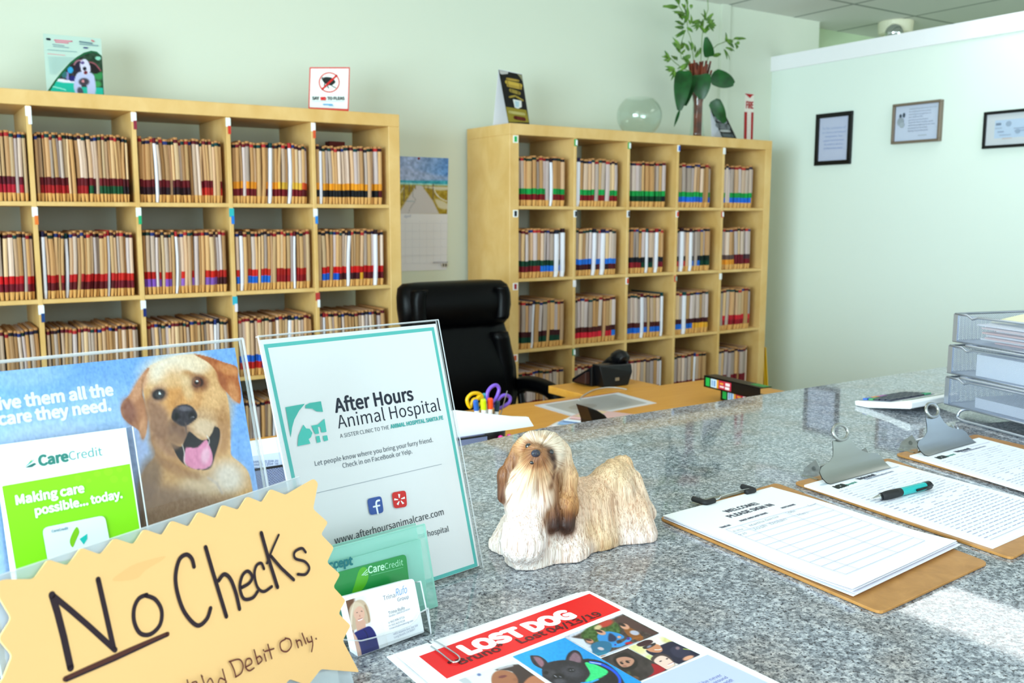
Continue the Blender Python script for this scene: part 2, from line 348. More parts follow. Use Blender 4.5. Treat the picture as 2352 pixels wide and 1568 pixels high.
# ------------------------------------------------------------------ printed sheet: a flat card in its own plane
class Sheet:
    """origin P0, right u, up v (unit, orthogonal), n = u x v faces the reader. Layers are inks on the face."""
    def __init__(s, P0, u, v, step=.00015, warp=None):
        s.P0 = np.array(P0, float); s.u = np.array(u, float)/np.linalg.norm(u); v = np.array(v, float); v = v-s.u*(v@s.u); s.v = v/np.linalg.norm(v)
        s.n = np.cross(s.u, s.v); s.mb = MB(); s.k = 0; s.step = step*.55; s.warp = warp
    def uv(s, px):
        q = onpl(px[0], px[1], s.P0, s.n)-s.P0; return np.array([q@s.u, q@s.v])
    def w(s, uv, h=0):
        d = h+(s.warp(uv[0], uv[1]) if s.warp else 0); return s.P0+s.u*uv[0]+s.v*uv[1]+s.n*d
    def base(s, poly, th=.0004, col='FFFFFF', back=None):
        P = [np.array(p, float) for p in poly]
        s.outline = P
        if s.warp:
            (a, b, c, d) = P; n = 14; G = [[(a*(1-i/n)+b*(i/n))*(1-j/n)+(d*(1-i/n)+c*(i/n))*(j/n) for i in range(n+1)] for j in range(n+1)]
            top = [s.w(q) for r in G for q in r]; bot = [s.w(q, -th) for r in G for q in r]; m = n+1
            F = [(j*m+i, j*m+i+1, (j+1)*m+i+1, (j+1)*m+i) for j in range(n) for i in range(n)]
            ring = [i for i in range(m)]+[j*m+n for j in range(1, m)]+[n*m+i for i in range(n-1, -1, -1)]+[j*m for j in range(n-1, 0, -1)]
            N_ = m*m; F2 = [tuple(x+N_ for x in f[::-1]) for f in F]+[(ring[i], ring[(i+1) % len(ring)], ring[(i+1) % len(ring)]+N_, ring[i]+N_) for i in range(len(ring))]
            s.mb.add(top+bot, F+F2, col)
        else: s.mb.prism([s.w(q) for q in P], -s.n*th, col)
        return s
    def base_px(s, pts, th=.0004, col='FFFFFF', foot=False):
        P = [s.uv(p) for p in pts]
        if foot: P[2][1] = P[3][1] = .0006
        return s.base(P, th, col)
    def layer(s): s.k += 1; return s.k*s.step
    def poly(s, P, col, h=None):
        h = s.layer() if h is None else h; tri = tessellate_polygon([[Vector((p[0], p[1], 0)) for p in P]])
        s.mb.add([s.w(p, h) for p in P], [tuple(t) for t in tri], col); return s
    def poly_px(s, pts, col, h=None): return s.poly([s.uv(p) for p in pts], col, h)
    def rect(s, u0, u1, v0, v1, col, h=None):
        return s.poly([(u0, v0), (u1, v0), (u1, v1), (u0, v1)], col, h)
    def stroke(s, P, wd, col, h=None, caps=True):
        h = s.layer() if h is None else h; P = [np.array(p, float) for p in P]; V = []; F = []; n = len(P)
        ws = wd if hasattr(wd, '__len__') else [wd]*n
        for i in range(n):
            a = P[max(i-1, 0)]; b = P[min(i+1, n-1)]; t = (b-a)/max(np.linalg.norm(b-a), 1e-9); nn = np.array([-t[1], t[0]])*ws[i]/2
            V += [s.w(P[i]+nn, h), s.w(P[i]-nn, h)]
        F = [(2*i, 2*i+1, 2*i+3, 2*i+2) for i in range(n-1)]; s.mb.add(V, F, col)
        if caps:
            for q, w_ in ((P[0], ws[0]), (P[-1], ws[-1])):
                s.mb.add([s.w(q+np.array([math.cos(2*PI*j/10), math.sin(2*PI*j/10)])*w_/2, h) for j in range(10)], [tuple(range(10))], col)
        return s
    def stroke_px(s, pts, wpx, col, sm=True, h=None, caps=True):
        pts = smooth_pts(pts, 6, False) if sm and len(pts) > 2 else pts
        q = [s.uv(p) for p in pts]; p0 = pts[len(pts)//2]; e = np.linalg.norm(s.uv((p0[0]+1, p0[1]))-s.uv(p0)); f = np.linalg.norm(s.uv((p0[0], p0[1]+1))-s.uv(p0))
        return s.stroke(q, wpx*(e+f)/2, col, h, caps)
    def line(s, a, b, wd, col, h=None, seg=1):
        a = np.array(a, float); b = np.array(b, float); return s.stroke([a+(b-a)*t for t in np.linspace(0, 1, seg+1)], wd, col, h, False)
    def text(s, txt, p0, p1=None, size=None, col='000000', bold=0., shear=0., space=1., align='L', ysc=1., h=None):
        """baseline from p0 to p1 (sheet coords); or p0 and a letter size along u"""
        V, F = text_geo(txt, 0., shear, space)
        if len(V) == 0: return s
        x0, x1 = V[:, 0].min(), V[:, 0].max(); p0 = np.array(p0, float)
        if p1 is not None: d = np.array(p1, float)-p0; sc = np.linalg.norm(d)/(x1-x0); d = d/np.linalg.norm(d)
        else: d = np.array([1., 0]); sc = size
        e = np.array([-d[1], d[0]]); off = {'L': x0, 'C': (x0+x1)/2, 'R': x1}[align] if p1 is None else x0
        h = s.layer() if h is None else h
        for i in range(17 if bold > 0 else 1):
            a = 2*PI*i/16; ox, oy = (bold*math.cos(a), bold*math.sin(a)) if i < 16 and bold > 0 else (0, 0)
            s.mb.add([s.w(p0+d*(q[0]-off+ox)*sc+e*(q[1]*ysc+oy)*sc, h+i*8e-6) for q in V], F, col)
        return s
    def text_px(s, txt, a, b, **k): return s.text(txt, s.uv(a), s.uv(b), **k)
    def picture(s, quad, nx, ny, fn, h=None, px=True, mask=None):
        """quad: TL,TR,BR,BL in sheet coords; fn(X,Y)->Nx3 colours, X,Y in photo pixels if px else 0..1"""
        h = s.layer() if h is None else h; a, b, c, d = [np.array(q, float) for q in quad]
        I, J = np.meshgrid(np.linspace(0, 1, nx), np.linspace(0, 1, ny)); i = I.ravel()[:, None]; j = J.ravel()[:, None]
        UV = (a*(1-i)+b*i)*(1-j)+(d*(1-i)+c*i)*j; P = s.P0+UV[:, :1]*s.u+UV[:, 1:]*s.v+s.n*h
        if s.warp: P = P+np.array([s.warp(*q) for q in UV])[:, None]*s.n
        X, Y = proj(P) if px else (i[:, 0], j[:, 0]); C = fn(X, Y)
        F = [(y*nx+x, (y+1)*nx+x, (y+1)*nx+x+1, y*nx+x+1) for y in range(ny-1) for x in range(nx-1)]
        if mask is not None: k = mask(X, Y); F = [f for f in F if all(k[q] for q in f)]
        s.mb.add(list(P), F, np.asarray(C)); return s
    def picture_px(s, pts, nx, ny, fn, **k): return s.picture([s.uv(p) for p in pts], nx, ny, fn, **k)
    def build(s, name, parent=None, m='print', origin=None):
        return s.mb.build(name, M[m], parent, origin if origin is not None else s.P0, recalc=False)
M['bronze'] = mat('bronze_metal', '8A7A6C', .35, .6)
M['plastic_frost'] = m_edge('hazy_clear_plastic', 'C8D2D8', .55)
M['meshfloor'] = m_mesh('silver_wire_mesh_floor', .0034, .5)
def _inpoly(X, Y, P):
    ins = np.zeros(len(X), bool)
    for (ax, ay), (bx, by) in zip(P, P[1:]+P[:1]):
        cr = (ay > Y) != (by > Y); ins ^= cr & (X < ax+(Y-ay)*(bx-ax)/((by-ay) if abs(by-ay) > 1e-9 else 1e-9))
    return ins
M['meshblue'] = m_mesh('blue_grey_wire_mesh', .0042, .42, 'B4BEE4')
# ================================================================== the room
WALL_Y = .45; PX = 2.86; CEIL = 2.68; CT = 1.05
def wallbox(name, x0, x1, y0, y1, z0, z1, m): return struct(MB().box(x0, x1, y0, y1, z0, z1).build(name, M[m]))
wallbox('floor', -5.1, 6.6, -6.7, 1.2, -.08, 0, 'floor')
wallbox('ceiling', -5.1, 6.6, -6.7, 1.2, CEIL, CEIL+.06, 'ceiling')
wallbox('wall_back', -5.1, 3.30, WALL_Y, WALL_Y+.12, 0, CEIL, 'wall')
wallbox('wall_recess', 3.30, 6.6, WALL_Y+.14, WALL_Y+.26, 0, CEIL, 'outer')
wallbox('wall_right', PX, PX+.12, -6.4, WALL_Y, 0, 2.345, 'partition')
wallbox('trim_1', PX-.012, PX+.132, -6.4, WALL_Y, 2.325, 2.415, 'trim')
wallbox('trim_2', 2.385, 2.455, WALL_Y-.022, WALL_Y, 0, CEIL, 'wall')
wallbox('wall_far', 6.5, 6.6, -6.7, .6, 0, CEIL, 'outer')
def holed(name, ax, pos, t, a0, a1, h0, h1, z0, z1, m):
    mb = MB()
    for (p, q, r, s_) in ((a0, a1, 0, z0), (a0, a1, z1, CEIL), (a0, h0, z0, z1), (h1, a1, z0, z1)):
        mb.box(p, q, pos-t, pos, r, s_) if ax == 'y' else mb.box(pos-t, pos, p, q, r, s_)
    return struct(mb.build(name, M[m]))
holed('wall_front', 'y', -6.5, .14, -5.1, 6.6, -4.5, 6.1, .35, 2.5, 'wall')
holed('wall_left', 'x', -5.0, .12, -6.7, 1.2, -5.3, -1.9, .5, 2.5, 'wall')
def window(name, ax, pos, a0, a1, z0, z1, n):
    mb = MB()
    for i in range(n+1):
        c = a0+(a1-a0)*i/n
        mb.box(c-.03, c+.03, pos-.1, pos-.04, z0, z1) if ax == 'y' else mb.box(pos-.1, pos-.04, c-.03, c+.03, z0, z1)
    for z in (z0+.03, z1-.03): mb.box(a0, a1, pos-.1, pos-.04, z-.03, z+.03) if ax == 'y' else mb.box(pos-.1, pos-.04, a0, a1, z-.03, z+.03)
    f = struct(mb.build(name, M['steel']))
    g = MB(); g.box(a0, a1, pos-.073, pos-.067, z0, z1) if ax == 'y' else g.box(pos-.073, pos-.067, a0, a1, z0, z1); g.build('window_pane', M['glass'], f)
window('window_1', 'y', -6.5, -4.5, 6.1, .35, 2.5, 6)
window('window_2', 'x', -5.0, -5.3, -1.9, .5, 2.5, 2)

def ceiling_light(x0, x1, y0, y1, label, power):
    t = thing('ceiling_light', label, 'light', ((x0+x1)/2, (y0+y1)/2, CEIL), 'fluorescent ceiling panels')
    f = MB(); w = .03
    for a in ((x0, x1, y0, y0+w), (x0, x1, y1-w, y1), (x0, x0+w, y0+w, y1-w), (x1-w, x1, y0+w, y1-w)): f.box(*a, CEIL-.018, CEIL)
    f.build('frame', M['trim'], t); MB().box(x0+w, x1-w, y0+w, y1-w, CEIL-.012, CEIL-.002).build('diffuser', M['diffuser'], t)
ceiling_light(2.2, 2.78, -2.25, -1.0, 'lit rectangular ceiling panel above the right end of the granite counter', 8)
ceiling_light(-.85, -.24, -2.25, -1.0, 'lit rectangular ceiling panel above the middle of the desk', 8)
ceiling_light(-3.9, -3.29, -2.25, -1.0, 'lit rectangular ceiling panel left of the desk', 8)
ceiling_light(-.85, -.24, -5.2, -3.98, 'lit rectangular ceiling panel in the waiting area before the counter', 8)

# ================================================================== file shelving
FR, DV, CE = .053, .016, .3352; PI_ = CE+DV; SW = 2*FR+5*CE+4*DV; SH = 1.85; SD = .39
def cell_x(c): return FR+c*PI_
def cell_z(r): return SH-FR-(r+1)*CE-r*DV      # floor of the compartment in row r
STK = {'L': {(0, 1): ('F4F4F4', 'E9EFF2'), (0, 2): ('F2F2F2', '8C2038'), (0, 3): ('EAF4EE', 'C8321E'), (0, 4): ('F4F1EE', 'D4532A'),
             (1, 1): ('F0EEF2', 'E8762A'), (1, 2): ('EAF2F0', '19A56E'), (1, 3): ('2BB0B4', '1878D8'), (1, 4): ('EFEFEF', '2484DC'),
             (2, 1): ('F0F4F8', '16407A'), (2, 2): ('F2F6FA', '1A2C6C'), (2, 3): ('34AEC4', 'E6DDEA'), (2, 4): ('B83A34', 'F2F2F2')},
       'R': {(0, 0): ('F2F6F2', '22A652'), (0, 1): ('22A04A', 'F2F2F2'), (0, 2): ('22A04A', 'F2F2F2'), (0, 3): ('F2F2F2', '2C62C0'), (0, 4): ('F4F4F4', 'E8E4DC'),
             (1, 0): ('F6F8F8', '202028'), (1, 1): ('F2F2F2', '303038'), (1, 2): ('F2F2F2', '4A4048'), (1, 3): ('F2F2F2', 'D0402A'), (1, 4): ('C24A30', 'F2F2F2'),
             (2, 0): ('F4F2F4', '9C2C34'), (2, 1): ('F4F2F2', 'E4DCDC'), (2, 2): ('F2F2F2', 'D8452A'), (2, 3): ('D04428', '9AAE9A'), (2, 4): ('F2F2F2', 'E8E2DA'),
             (3, 0): ('F2F0F0', 'D0603A'), (3, 1): ('2A8A5A', 'F2F2F2')}}
def shelving(side, origin, ang, label):
    t = thing('shelving_unit', label, 'shelving', (*origin, 0), 'birch cube shelving units')
    c, s = math.cos(ang), math.sin(ang)
    xf = lambda q: np.array([origin[0]+q[0]*c-q[1]*s, origin[1]+q[0]*s+q[1]*c, q[2]])
    def part(n, *a): return MB().box(*a, xf=xf).build(n, M['birch'], t, bevel=.0015, segs=1)
    part('top_panel', 0, SW, 0, SD, SH-FR, SH); part('bottom_panel', 0, SW, 0, SD, 0, FR)
    part('side_panel', 0, FR, .0006, SD-.0006, FR, SH-FR); part('side_panel', SW-FR, SW, .0006, SD-.0006, FR, SH-FR)
    dv = [part('divider', FR+k*PI_-DV, FR+k*PI_, .001, SD-.001, FR, SH-FR) for k in (1, 2, 3, 4)]
    for r in range(4): part('shelf_board', FR, SW-FR, .0022, SD-.002, cell_z(r)-DV, cell_z(r))
    for (r, k), (a, b) in STK[side].items():
        z = cell_z(r)+CE-.004; x = FR+k*PI_-DV/2 if k else FR-.02; w = .0095 if k else .014; mb = MB()
        mb.box(x-w, x+w, -.0012, .0008, z-.034, z, a, xf=xf); mb.box(x-w*(.2 if k else .55), x+w*(1 if k else .55), -.0020, -.0008, z-.062 if side == 'L' else z-.03, z-.03 if side == 'L' else z-.004, b, xf=xf)
        mb.build('label_sticker', M['print'], t)
    return xf
XFL = shelving('L', (-SW, 0), 0, 'birch cube shelving unit full of files, nearer one at the left')
XFR = shelving('R', (.596, .032), .01317, 'birch cube shelving unit full of files, farther one beside the partition wall')

DK = ['17131C', '1A1A28', '5A0F1C', '701420', '3A0C16', '221A3A', '103A3A', '0F2A22', '8E1820', '1F2E6A', 'B02A2A', '2A1016']
MAN = ['D3AD7C', 'DDBB8E', 'C49A68', 'E2C6A0', 'CDA478', 'D9B796', 'BF9566', 'DCC3B0', 'E2CFC4']
LEV = np.array([0, .12, .24, .355, .62, .915, .968, 1])
def folder(mb, xf, cs, z0, t, h, yo, cols, white, D=.25):
    """one standing file: cs = centre line at the heights LEV, cols = (upper band, lower band, top tab, body)"""
    b1, b2, tb, body = cols; bot = 'D9A25C' if not white else 'F1EEF4'
    Z = [(0, .12, bot), (.12, .24, b2), (.24, .355, b1), (.355, .62, body), (.62, .915, body), (.915, .968, tb), (.968, 1, 'B98450')]
    if white: Z = [(0, .12, bot), (.12, .355, 'E6E2EA'), (.355, .62, 'E8E4EC'), (.62, .915, 'E8E4EC'), (.915, 1, tb)]
    def ring(f):
        z = f*h; cx = float(np.interp(f, LEV, cs)); q = t/2*(1-.25*(f < .03)); y0 = yo+(.004 if f < .03 else 0)
        return [xf((cx-q, y0+D, z0+z)), xf((cx-q, y0+.0025, z0+z)), xf((cx, y0, z0+z)), xf((cx+q, y0+.0025, z0+z)), xf((cx+q, y0+D, z0+z))]
    for a, b, c in Z:
        mb.add(ring(a)+ring(b), [(i, i+1, i+6, i+5) for i in range(4)]+[(4, 0, 5, 9)], c)
    mb.add(ring(1), [(0, 1, 2, 3, 4)], body); return mb
BANDS = {  # (upper, lower) alternatives per compartment
 'L': {(0, 0): [('5A1020', 'A8182A')], (0, 1): [('5E1018', 'A51B1C'), ('5E1018', '2A1018'), ('6A121A', '154A2A'), ('4E0E16', '201018')], (0, 2): [('641018', '2C0C14'), ('5A0E18', '241016'), ('701420', 'C02A1E')],
       (0, 3): [('E08A1E', '6A1018'), ('D8A83A', '6A1018'), ('C84A1E', '5A0E16')], (0, 4): [('E0901E', '141418'), ('D8B040', 'C82A22'), ('E0A030', '1D5CC0'), ('D88A2A', '4A0E16')],
       (1, 0): [('C81418', '701020')], (1, 1): [('B41A18', '5A1014'), ('C02018', '6A1420')], (1, 2): [('B8180F', '7A4AA8'), ('C02014', '8A5AB4'), ('A01810', '3A1014')], (1, 3): [('C02218', '1E62C4'), ('C8301E', '2470D0'), ('A81C14', '8A1418')],
       (1, 4): [('CC1612', '1E5CC8'), ('D01812', '40121A'), ('C8140F', 'E0A02A'), ('B81412', '5A121A')],
       3: [('7A1418', '2A6ACC')], 2: [('1E5CC0', 'B82018'), ('3A1014', '1E5CC0'), ('7A1418', '2A6ACC')]},
 'R': {(0, 0): [('149040', '761018')], (0, 1): [('149040', '761018'), ('1A9A48', '84141C')], (0, 2): [('149040', '0E3A22'), ('149040', '101820')], (0, 3): [('149040', '1E62C8'), ('149040', '1E58B8'), ('149040', 'B81820')], (0, 4): [('149040', '1E62C8'), ('189444', 'E09A30'), ('149040', 'D8A040')],
       (1, 0): [('0E3A28', '701420'), ('0E3A28', '8A1822'), ('0E3A28', '1E6ACC'), ('1E62C4', 'CC2A1C')], (1, 1): [('1E66C8', '40141A'), ('1E66C8', '2A1018'), ('2470D0', '54141A')], (1, 2): [('15161F', '8A1822'), ('101018', '0E3A28'), ('181824', '701420')], (1, 3): [('14141E', 'CC2A30'), ('14141E', '1E66C8'), ('10201A', '0E3A28')], (1, 4): [('5A4440', 'D88A2A'), ('6A1420', '6A1420'), ('4A3038', '701420')],
       (2, 0): [('3A1014', '0E3A28'), ('40141A', 'CC3038'), ('3A1014', '861820')], (2, 1): [('4A1A16', 'CC2030'), ('4A1A16', '1E6ACC'), ('40161A', '2470D0')], (2, 2): [('4A1A16', '1E66C8')], (2, 3): [('40161A', '1E66C8'), ('40161A', 'E0A030')], (2, 4): [('B81E28', '8A1420'), ('C4242C', '941822')],
       3: [('701420', '701420'), ('7A1A22', 'C85A2A')], }}
ORD = ['first', 'second', 'third', 'fourth', 'fifth']
def nth(n): return f"{n}{'th' if 10 <= n % 100 <= 20 else {1: 'st', 2: 'nd', 3: 'rd'}.get(n % 10, 'th')}"
def cname(h):
    r, g, b = srgb(h)
    if max(r, g, b) < .22: return 'black'
    if r > .75 and g > .5: return 'yellow'
    if r > .75 and g > .25 and b < .2: return 'orange'
    if b > r*1.3 and b > g*1.2: return 'blue' if r < .4 else 'purple'
    if g > r*1.3: return 'green'
    return 'red' if r > .62 else 'maroon'
def bright(c, f): return np.clip(lin(c)*f, 0, 1)
STUFF = MB()
COUNT = {'L': [9, 26, 24, 22, 20], 'R': [13, 12, 11, 10, 10]}
def fill(side, xf, r, c):
    n = COUNT[side][c]; x0 = cell_x(c)+.006; z0 = cell_z(r); w = CE-.012
    if side == 'L' and c == 0: x0 += w*.62; w *= .38
    if side == 'L' and c in (1, 2, 3): w *= .965
    if side == 'L' and c == 4: w *= .93
    if side == 'R': w *= [.88, .86, .82, .80, .78][c]; n += (1 if r == 1 else 0)
    tw = np.array([random.uniform(.72, 1.35) for _ in range(n)]); tw *= w/tw.sum(); xs = x0+np.cumsum(tw)-tw/2
    B = BANDS[side]; B = B.get((r, c)) or B.get(r); run = 0; cur = B[0]; leanc = random.uniform(-.03, .06) if side == 'L' else random.uniform(-.04, .03)
    if side == 'R' and r >= 2: leanc = [.05, .03, -.02, .02, .12][c] if r == 2 else [0, .05, .14, .03, .16][c]
    seg = len(B); prev = np.full(len(LEV), x0-.002); wname = {'L': 'left', 'R': 'right'}[side]
    for i in range(n):
        if random.random() < .3: cur = B[min(int(i/n*seg+random.uniform(-.6, .6)), seg-1)] if seg > 1 else B[0]; cur = cur if cur in B else B[0]
        white = random.random() < (.07 if side == 'L' else .08); t = tw[i]*random.uniform(.78, .93); h = random.uniform(.236, .247)*(1 if side == 'L' else .98)
        mx = .05*(1 if 0 < i < n-1 else .3)
        lean = leanc*.9*math.sin(i/n*PI)+random.uniform(-.013, .013); bow = random.uniform(-.005, .005)
        if i == 0: lean = max(lean, .0); bow = 0
        if i == n-1: lean = min(lean, 0); bow = 0
        body = random.choice(MAN) if random.random() < (.8 if side == 'L' else .45) else random.choice(['CDBFBA', 'C9BCC0', 'BFB0A8', 'D6CACE'])
        tb = random.choice(DK); cols = (bright(cur[0], random.uniform(.8, 1.15)), bright(cur[1], random.uniform(.8, 1.15)), tb, bright(body, random.uniform(.60, 1.0)*np.array([1.06, .96, .87]))); nob = random.random() < .12
        if nob and not white: cols = (cols[3], cols[3], tb, cols[3])
        yo = random.uniform(.008, .022); cs = xs[i]+lean*LEV*h+bow*np.sin(PI*LEV); cs = np.minimum(np.maximum(cs, prev+t/2+.0003), x0+w+.003-t/2-(tw[i+1:].sum())*.96); cs = np.maximum(cs, prev+t/2+.0002); prev = cs+t/2
        if (side == 'L' and r < 2) or (side == 'R' and r < 2):
            o = folder(MB(), xf, cs, z0+.0008, t, h, yo, cols, white).build('file_folder', M['file'], None, xf((xs[i], yo, z0)), recalc=False)
            look = 'white-edged patient file' if white else 'plain manila patient file without lower tabs' if nob else f"manila patient file, {cname(cur[0])} over {cname(cur[1])} tabs" if cname(cur[0]) != cname(cur[1]) else f"manila patient file, {cname(cur[0])} tabs"
            row = 'top' if r == 0 else 'second'; colw = ['leftmost', 'second', 'middle', 'fourth', 'rightmost'][c]
            tag(o, f"{look}, {nth(i+1)} from left, {row}-row {colw} compartment, {wname} shelving", 'file', f"patient files in the {row}-row {colw} compartment of the {wname} shelving")
        else: folder(STUFF, xf, cs, z0+.0008, t, h, yo, cols, white)
for r in range(4):
    for c in range(5): fill('L', XFL, r, c); fill('R', XFR, r, c)
o = STUFF.build('file_folders', M['file'], None, (0, 0, .4), recalc=False)
tag(o, 'packed manila patient files with coloured tabs in the two lower rows of both shelving units', 'files', None, 'stuff')
tag(MB().box(-.205, -.13, .295, .345, cell_z(0), cell_z(0)+.285).build('document_box', M['darkred'], None, (-.18, .335, cell_z(0))), 'dark red upright box behind the files, top right compartment of left shelving', 'box')
# ================================================================== on and around the shelving
TOP = SH
def vplane(y): return (np.array([0, y, 0]), np.array([0, 1, 0]))
def card_sheet(px_bl, px_br, y, tilt, z=TOP, heading=0):
    """upright card standing at z with its foot on the line y, leaning back by tilt"""
    h = heading; u = np.array([math.cos(h), math.sin(h), 0]); v = np.array([-math.sin(h)*math.sin(tilt), math.cos(h)*math.sin(tilt), math.cos(tilt)])
    a = onpl(px_bl[0], px_bl[1], (0, y, z), (0, 1, 0)); a[2] = z
    return Sheet(a, u, v, .0006)
# --- dog poster card
k = K(90, 60, 9.225)
s = card_sheet(k(165, 1410), k(1380, 1470), .20, .22)
kk = lambda *p: [k(*q) for q in p]
s.base_px(kk((80, 155), (1310, 265), (1378, 1475), (160, 1408)), .002, 'C2DACF', True)
bl, br = s.outline[3], s.outline[2]
curve = [(160, 1400), (330, 1150), (480, 960), (650, 770), (800, 650), (950, 560), (1100, 520), (1220, 540), (1325, 630), (1375, 1470)]
s.poly_px([k(*q) for q in curve], '14603A')
def poster_dog(X, Y):
    x = (X-90)*9.225; y = (Y-60)*9.225; p = Paint(x, y, '241E22')
    p.poly([(900, 600), (1330, 500), (1400, 1500), (1150, 1500)], '1E3A26', 60); p.noise(.14, 60)
    p.ell(1250, 680, 60, 40, '8FD0B8'); p.ell(1260, 1050, 110, 90, '2E8A4A', 0, .8); p.ell(1230, 1230, 90, 70, '3A9A50', 0, .8)
    p.poly([(150, 1180), (400, 1120), (760, 1200), (780, 1280), (1180, 1300), (1400, 1330), (1400, 1520), (100, 1520)], '12B8A0', 20)
    p.poly([(330, 1130), (420, 1110), (740, 1170), (730, 1210), (360, 1170)], 'EAE6F4', 16); p.line([(280, 1280), (420, 1310), (560, 1350)], 22, 'A8F0E0', 14)
    p.ell(660, 930, 60, 70, '2AA0D8'); p.ell(600, 1060, 30, 90, '8A86C0'); p.ell(700, 1110, 70, 60, '1A1A6A'); p.ell(530, 1020, 60, 80, '2A6A70')
    p.poly([(830, 980), (1120, 1000), (1190, 1200), (1180, 1470), (1040, 1470), (1000, 1250), (900, 1260), (880, 1470), (760, 1400), (740, 1200)], 'BFC4EA', 20)
    p.ell(950, 1180, 110, 80, '3A3440', 0, .5); p.ell(870, 1380, 60, 90, '4A4A5C', -.3, .4); p.ell(930, 1170, 30, 30, 'E0909A')
    p.poly([(800, 760), (880, 720), (900, 860), (840, 960), (780, 960), (760, 850)], '1B1230', 16); p.poly([(1010, 770), (1120, 790), (1240, 860), (1310, 950), (1200, 1010), (1080, 940), (1030, 860)], '12090E', 18)
    p.line([(1060, 760), (1180, 800), (1300, 940)], 26, 'A0505E', 14); p.line([(740, 820), (800, 740), (920, 720)], 22, 'C08090', 12)
    p.poly([(880, 740), (960, 700), (1030, 740), (1090, 900), (1060, 990), (980, 1040), (910, 980), (870, 860)], 'D8D4EC', 14); p.ell(920, 775, 36, 30, '4A3278'); p.ell(965, 900, 40, 40, '0A0818'); p.ell(985, 985, 45, 35, '6A1020')
    return p.out()
s.picture_px(kk((160, 520), (1325, 520), (1378, 1475), (160, 1408)), 60, 50, poster_dog,
             mask=lambda X, Y: np.array([True]*len(X)) if False else _inpoly(X, Y, [k(q[0]+18, q[1]+26) for q in curve[:-1]]+[k(1366, 1462)]))
for (x0, y0, x1, y1, w_, c_) in ((170, 275, 220, 280, 50, '1E2A3A'), (330, 300, 690, 325, 34, 'E08A9C'), (350, 340, 610, 360, 28, 'E08A9C'), (290, 390, 520, 420, 22, '8FA8AC'), (300, 430, 620, 462, 18, '8FA8AC'), (860, 335, 1110, 370, 34, '6E8A92'), (860, 385, 1240, 420, 22, '7E9AA0'),
                          (180, 505, 790, 552, 14, '8AAEB0'), (180, 590, 540, 625, 14, 'E8A8AC'), (1110, 310, 1150, 330, 30, 'E07880'), (945, 465, 1015, 470, 30, '3A3E80')):
    s.stroke_px([k(x0, y0), k(x1, y1)], w_/9.2, c_, False)
for j in range(14):
    y = 660+j*28; s.stroke_px([k(185+j*3, y), k(185+(560-j*30), y+20-j)], .8, '9CC0C2', False)
o = s.build('dog_poster', None, 'print', s.P0); tag(o, 'pale green card with a running dog photo, standing on top of the left shelving', 'poster')
# --- say no to fleas
k = K(500, 100, 3.92)
s = card_sheet(k(815, 582), k(1175, 600), .16, .02, heading=-.25); kk = lambda *p: [k(*q) for q in p]
s.base_px(kk((828, 213), (1190, 213), (1178, 598), (815, 582)), .004, 'D83A34', True); s.poly_px(kk((838, 225), (1180, 225), (1169, 588), (827, 573)), 'F0F7F3')
cx, cy = 1004, 350
s.poly_px([k(cx+95*math.cos(a), cy+92*math.sin(a)) for a in np.linspace(0, 2*PI, 40)[:-1]], 'D42418'); s.poly_px([k(cx+84*math.cos(a), cy+81*math.sin(a)) for a in np.linspace(0, 2*PI, 40)[:-1]], 'F6FAF6')
s.poly_px([k(*q) for q in smooth_pts([(942, 320), (965, 302), (1020, 305), (1052, 330), (1060, 350), (1035, 372), (1010, 378), (975, 365), (950, 345)], 4)], '0C1412')
for a in (((1015, 370), (1040, 388), (1062, 398)), ((965, 355), (960, 378), (975, 392)), ((995, 370), (990, 390), (1000, 400)), ((950, 330), (938, 318), (944, 305))): s.stroke_px([k(*q) for q in a], 2.2, '1A2420')
s.stroke_px([k(940, 412), k(1070, 288)], 4.2, 'D01810', False)
s.text_px('SAY', k(852, 506), k(912, 506), col='2C3A3A', bold=.02); s.text_px('NO', k(930, 508), k(972, 508), col='D81E1E', bold=.05); s.text_px('TO FLEAS', k(988, 507), k(1140, 507), col='2C3A3A', bold=.02)
s.stroke_px([k(852, 521), k(1138, 521)], 1, 'B8C8C8', False); s.stroke_px([k(952, 549), k(1030, 551)], 3, '5AA8DC', False); s.stroke_px([k(1000, 560), k(1040, 562)], 1.6, '8AC0E4', False)
tag(s.build('flea_sign', None, 'print', s.P0), 'white square flea warning sign with red border on top of the left shelving', 'sign')
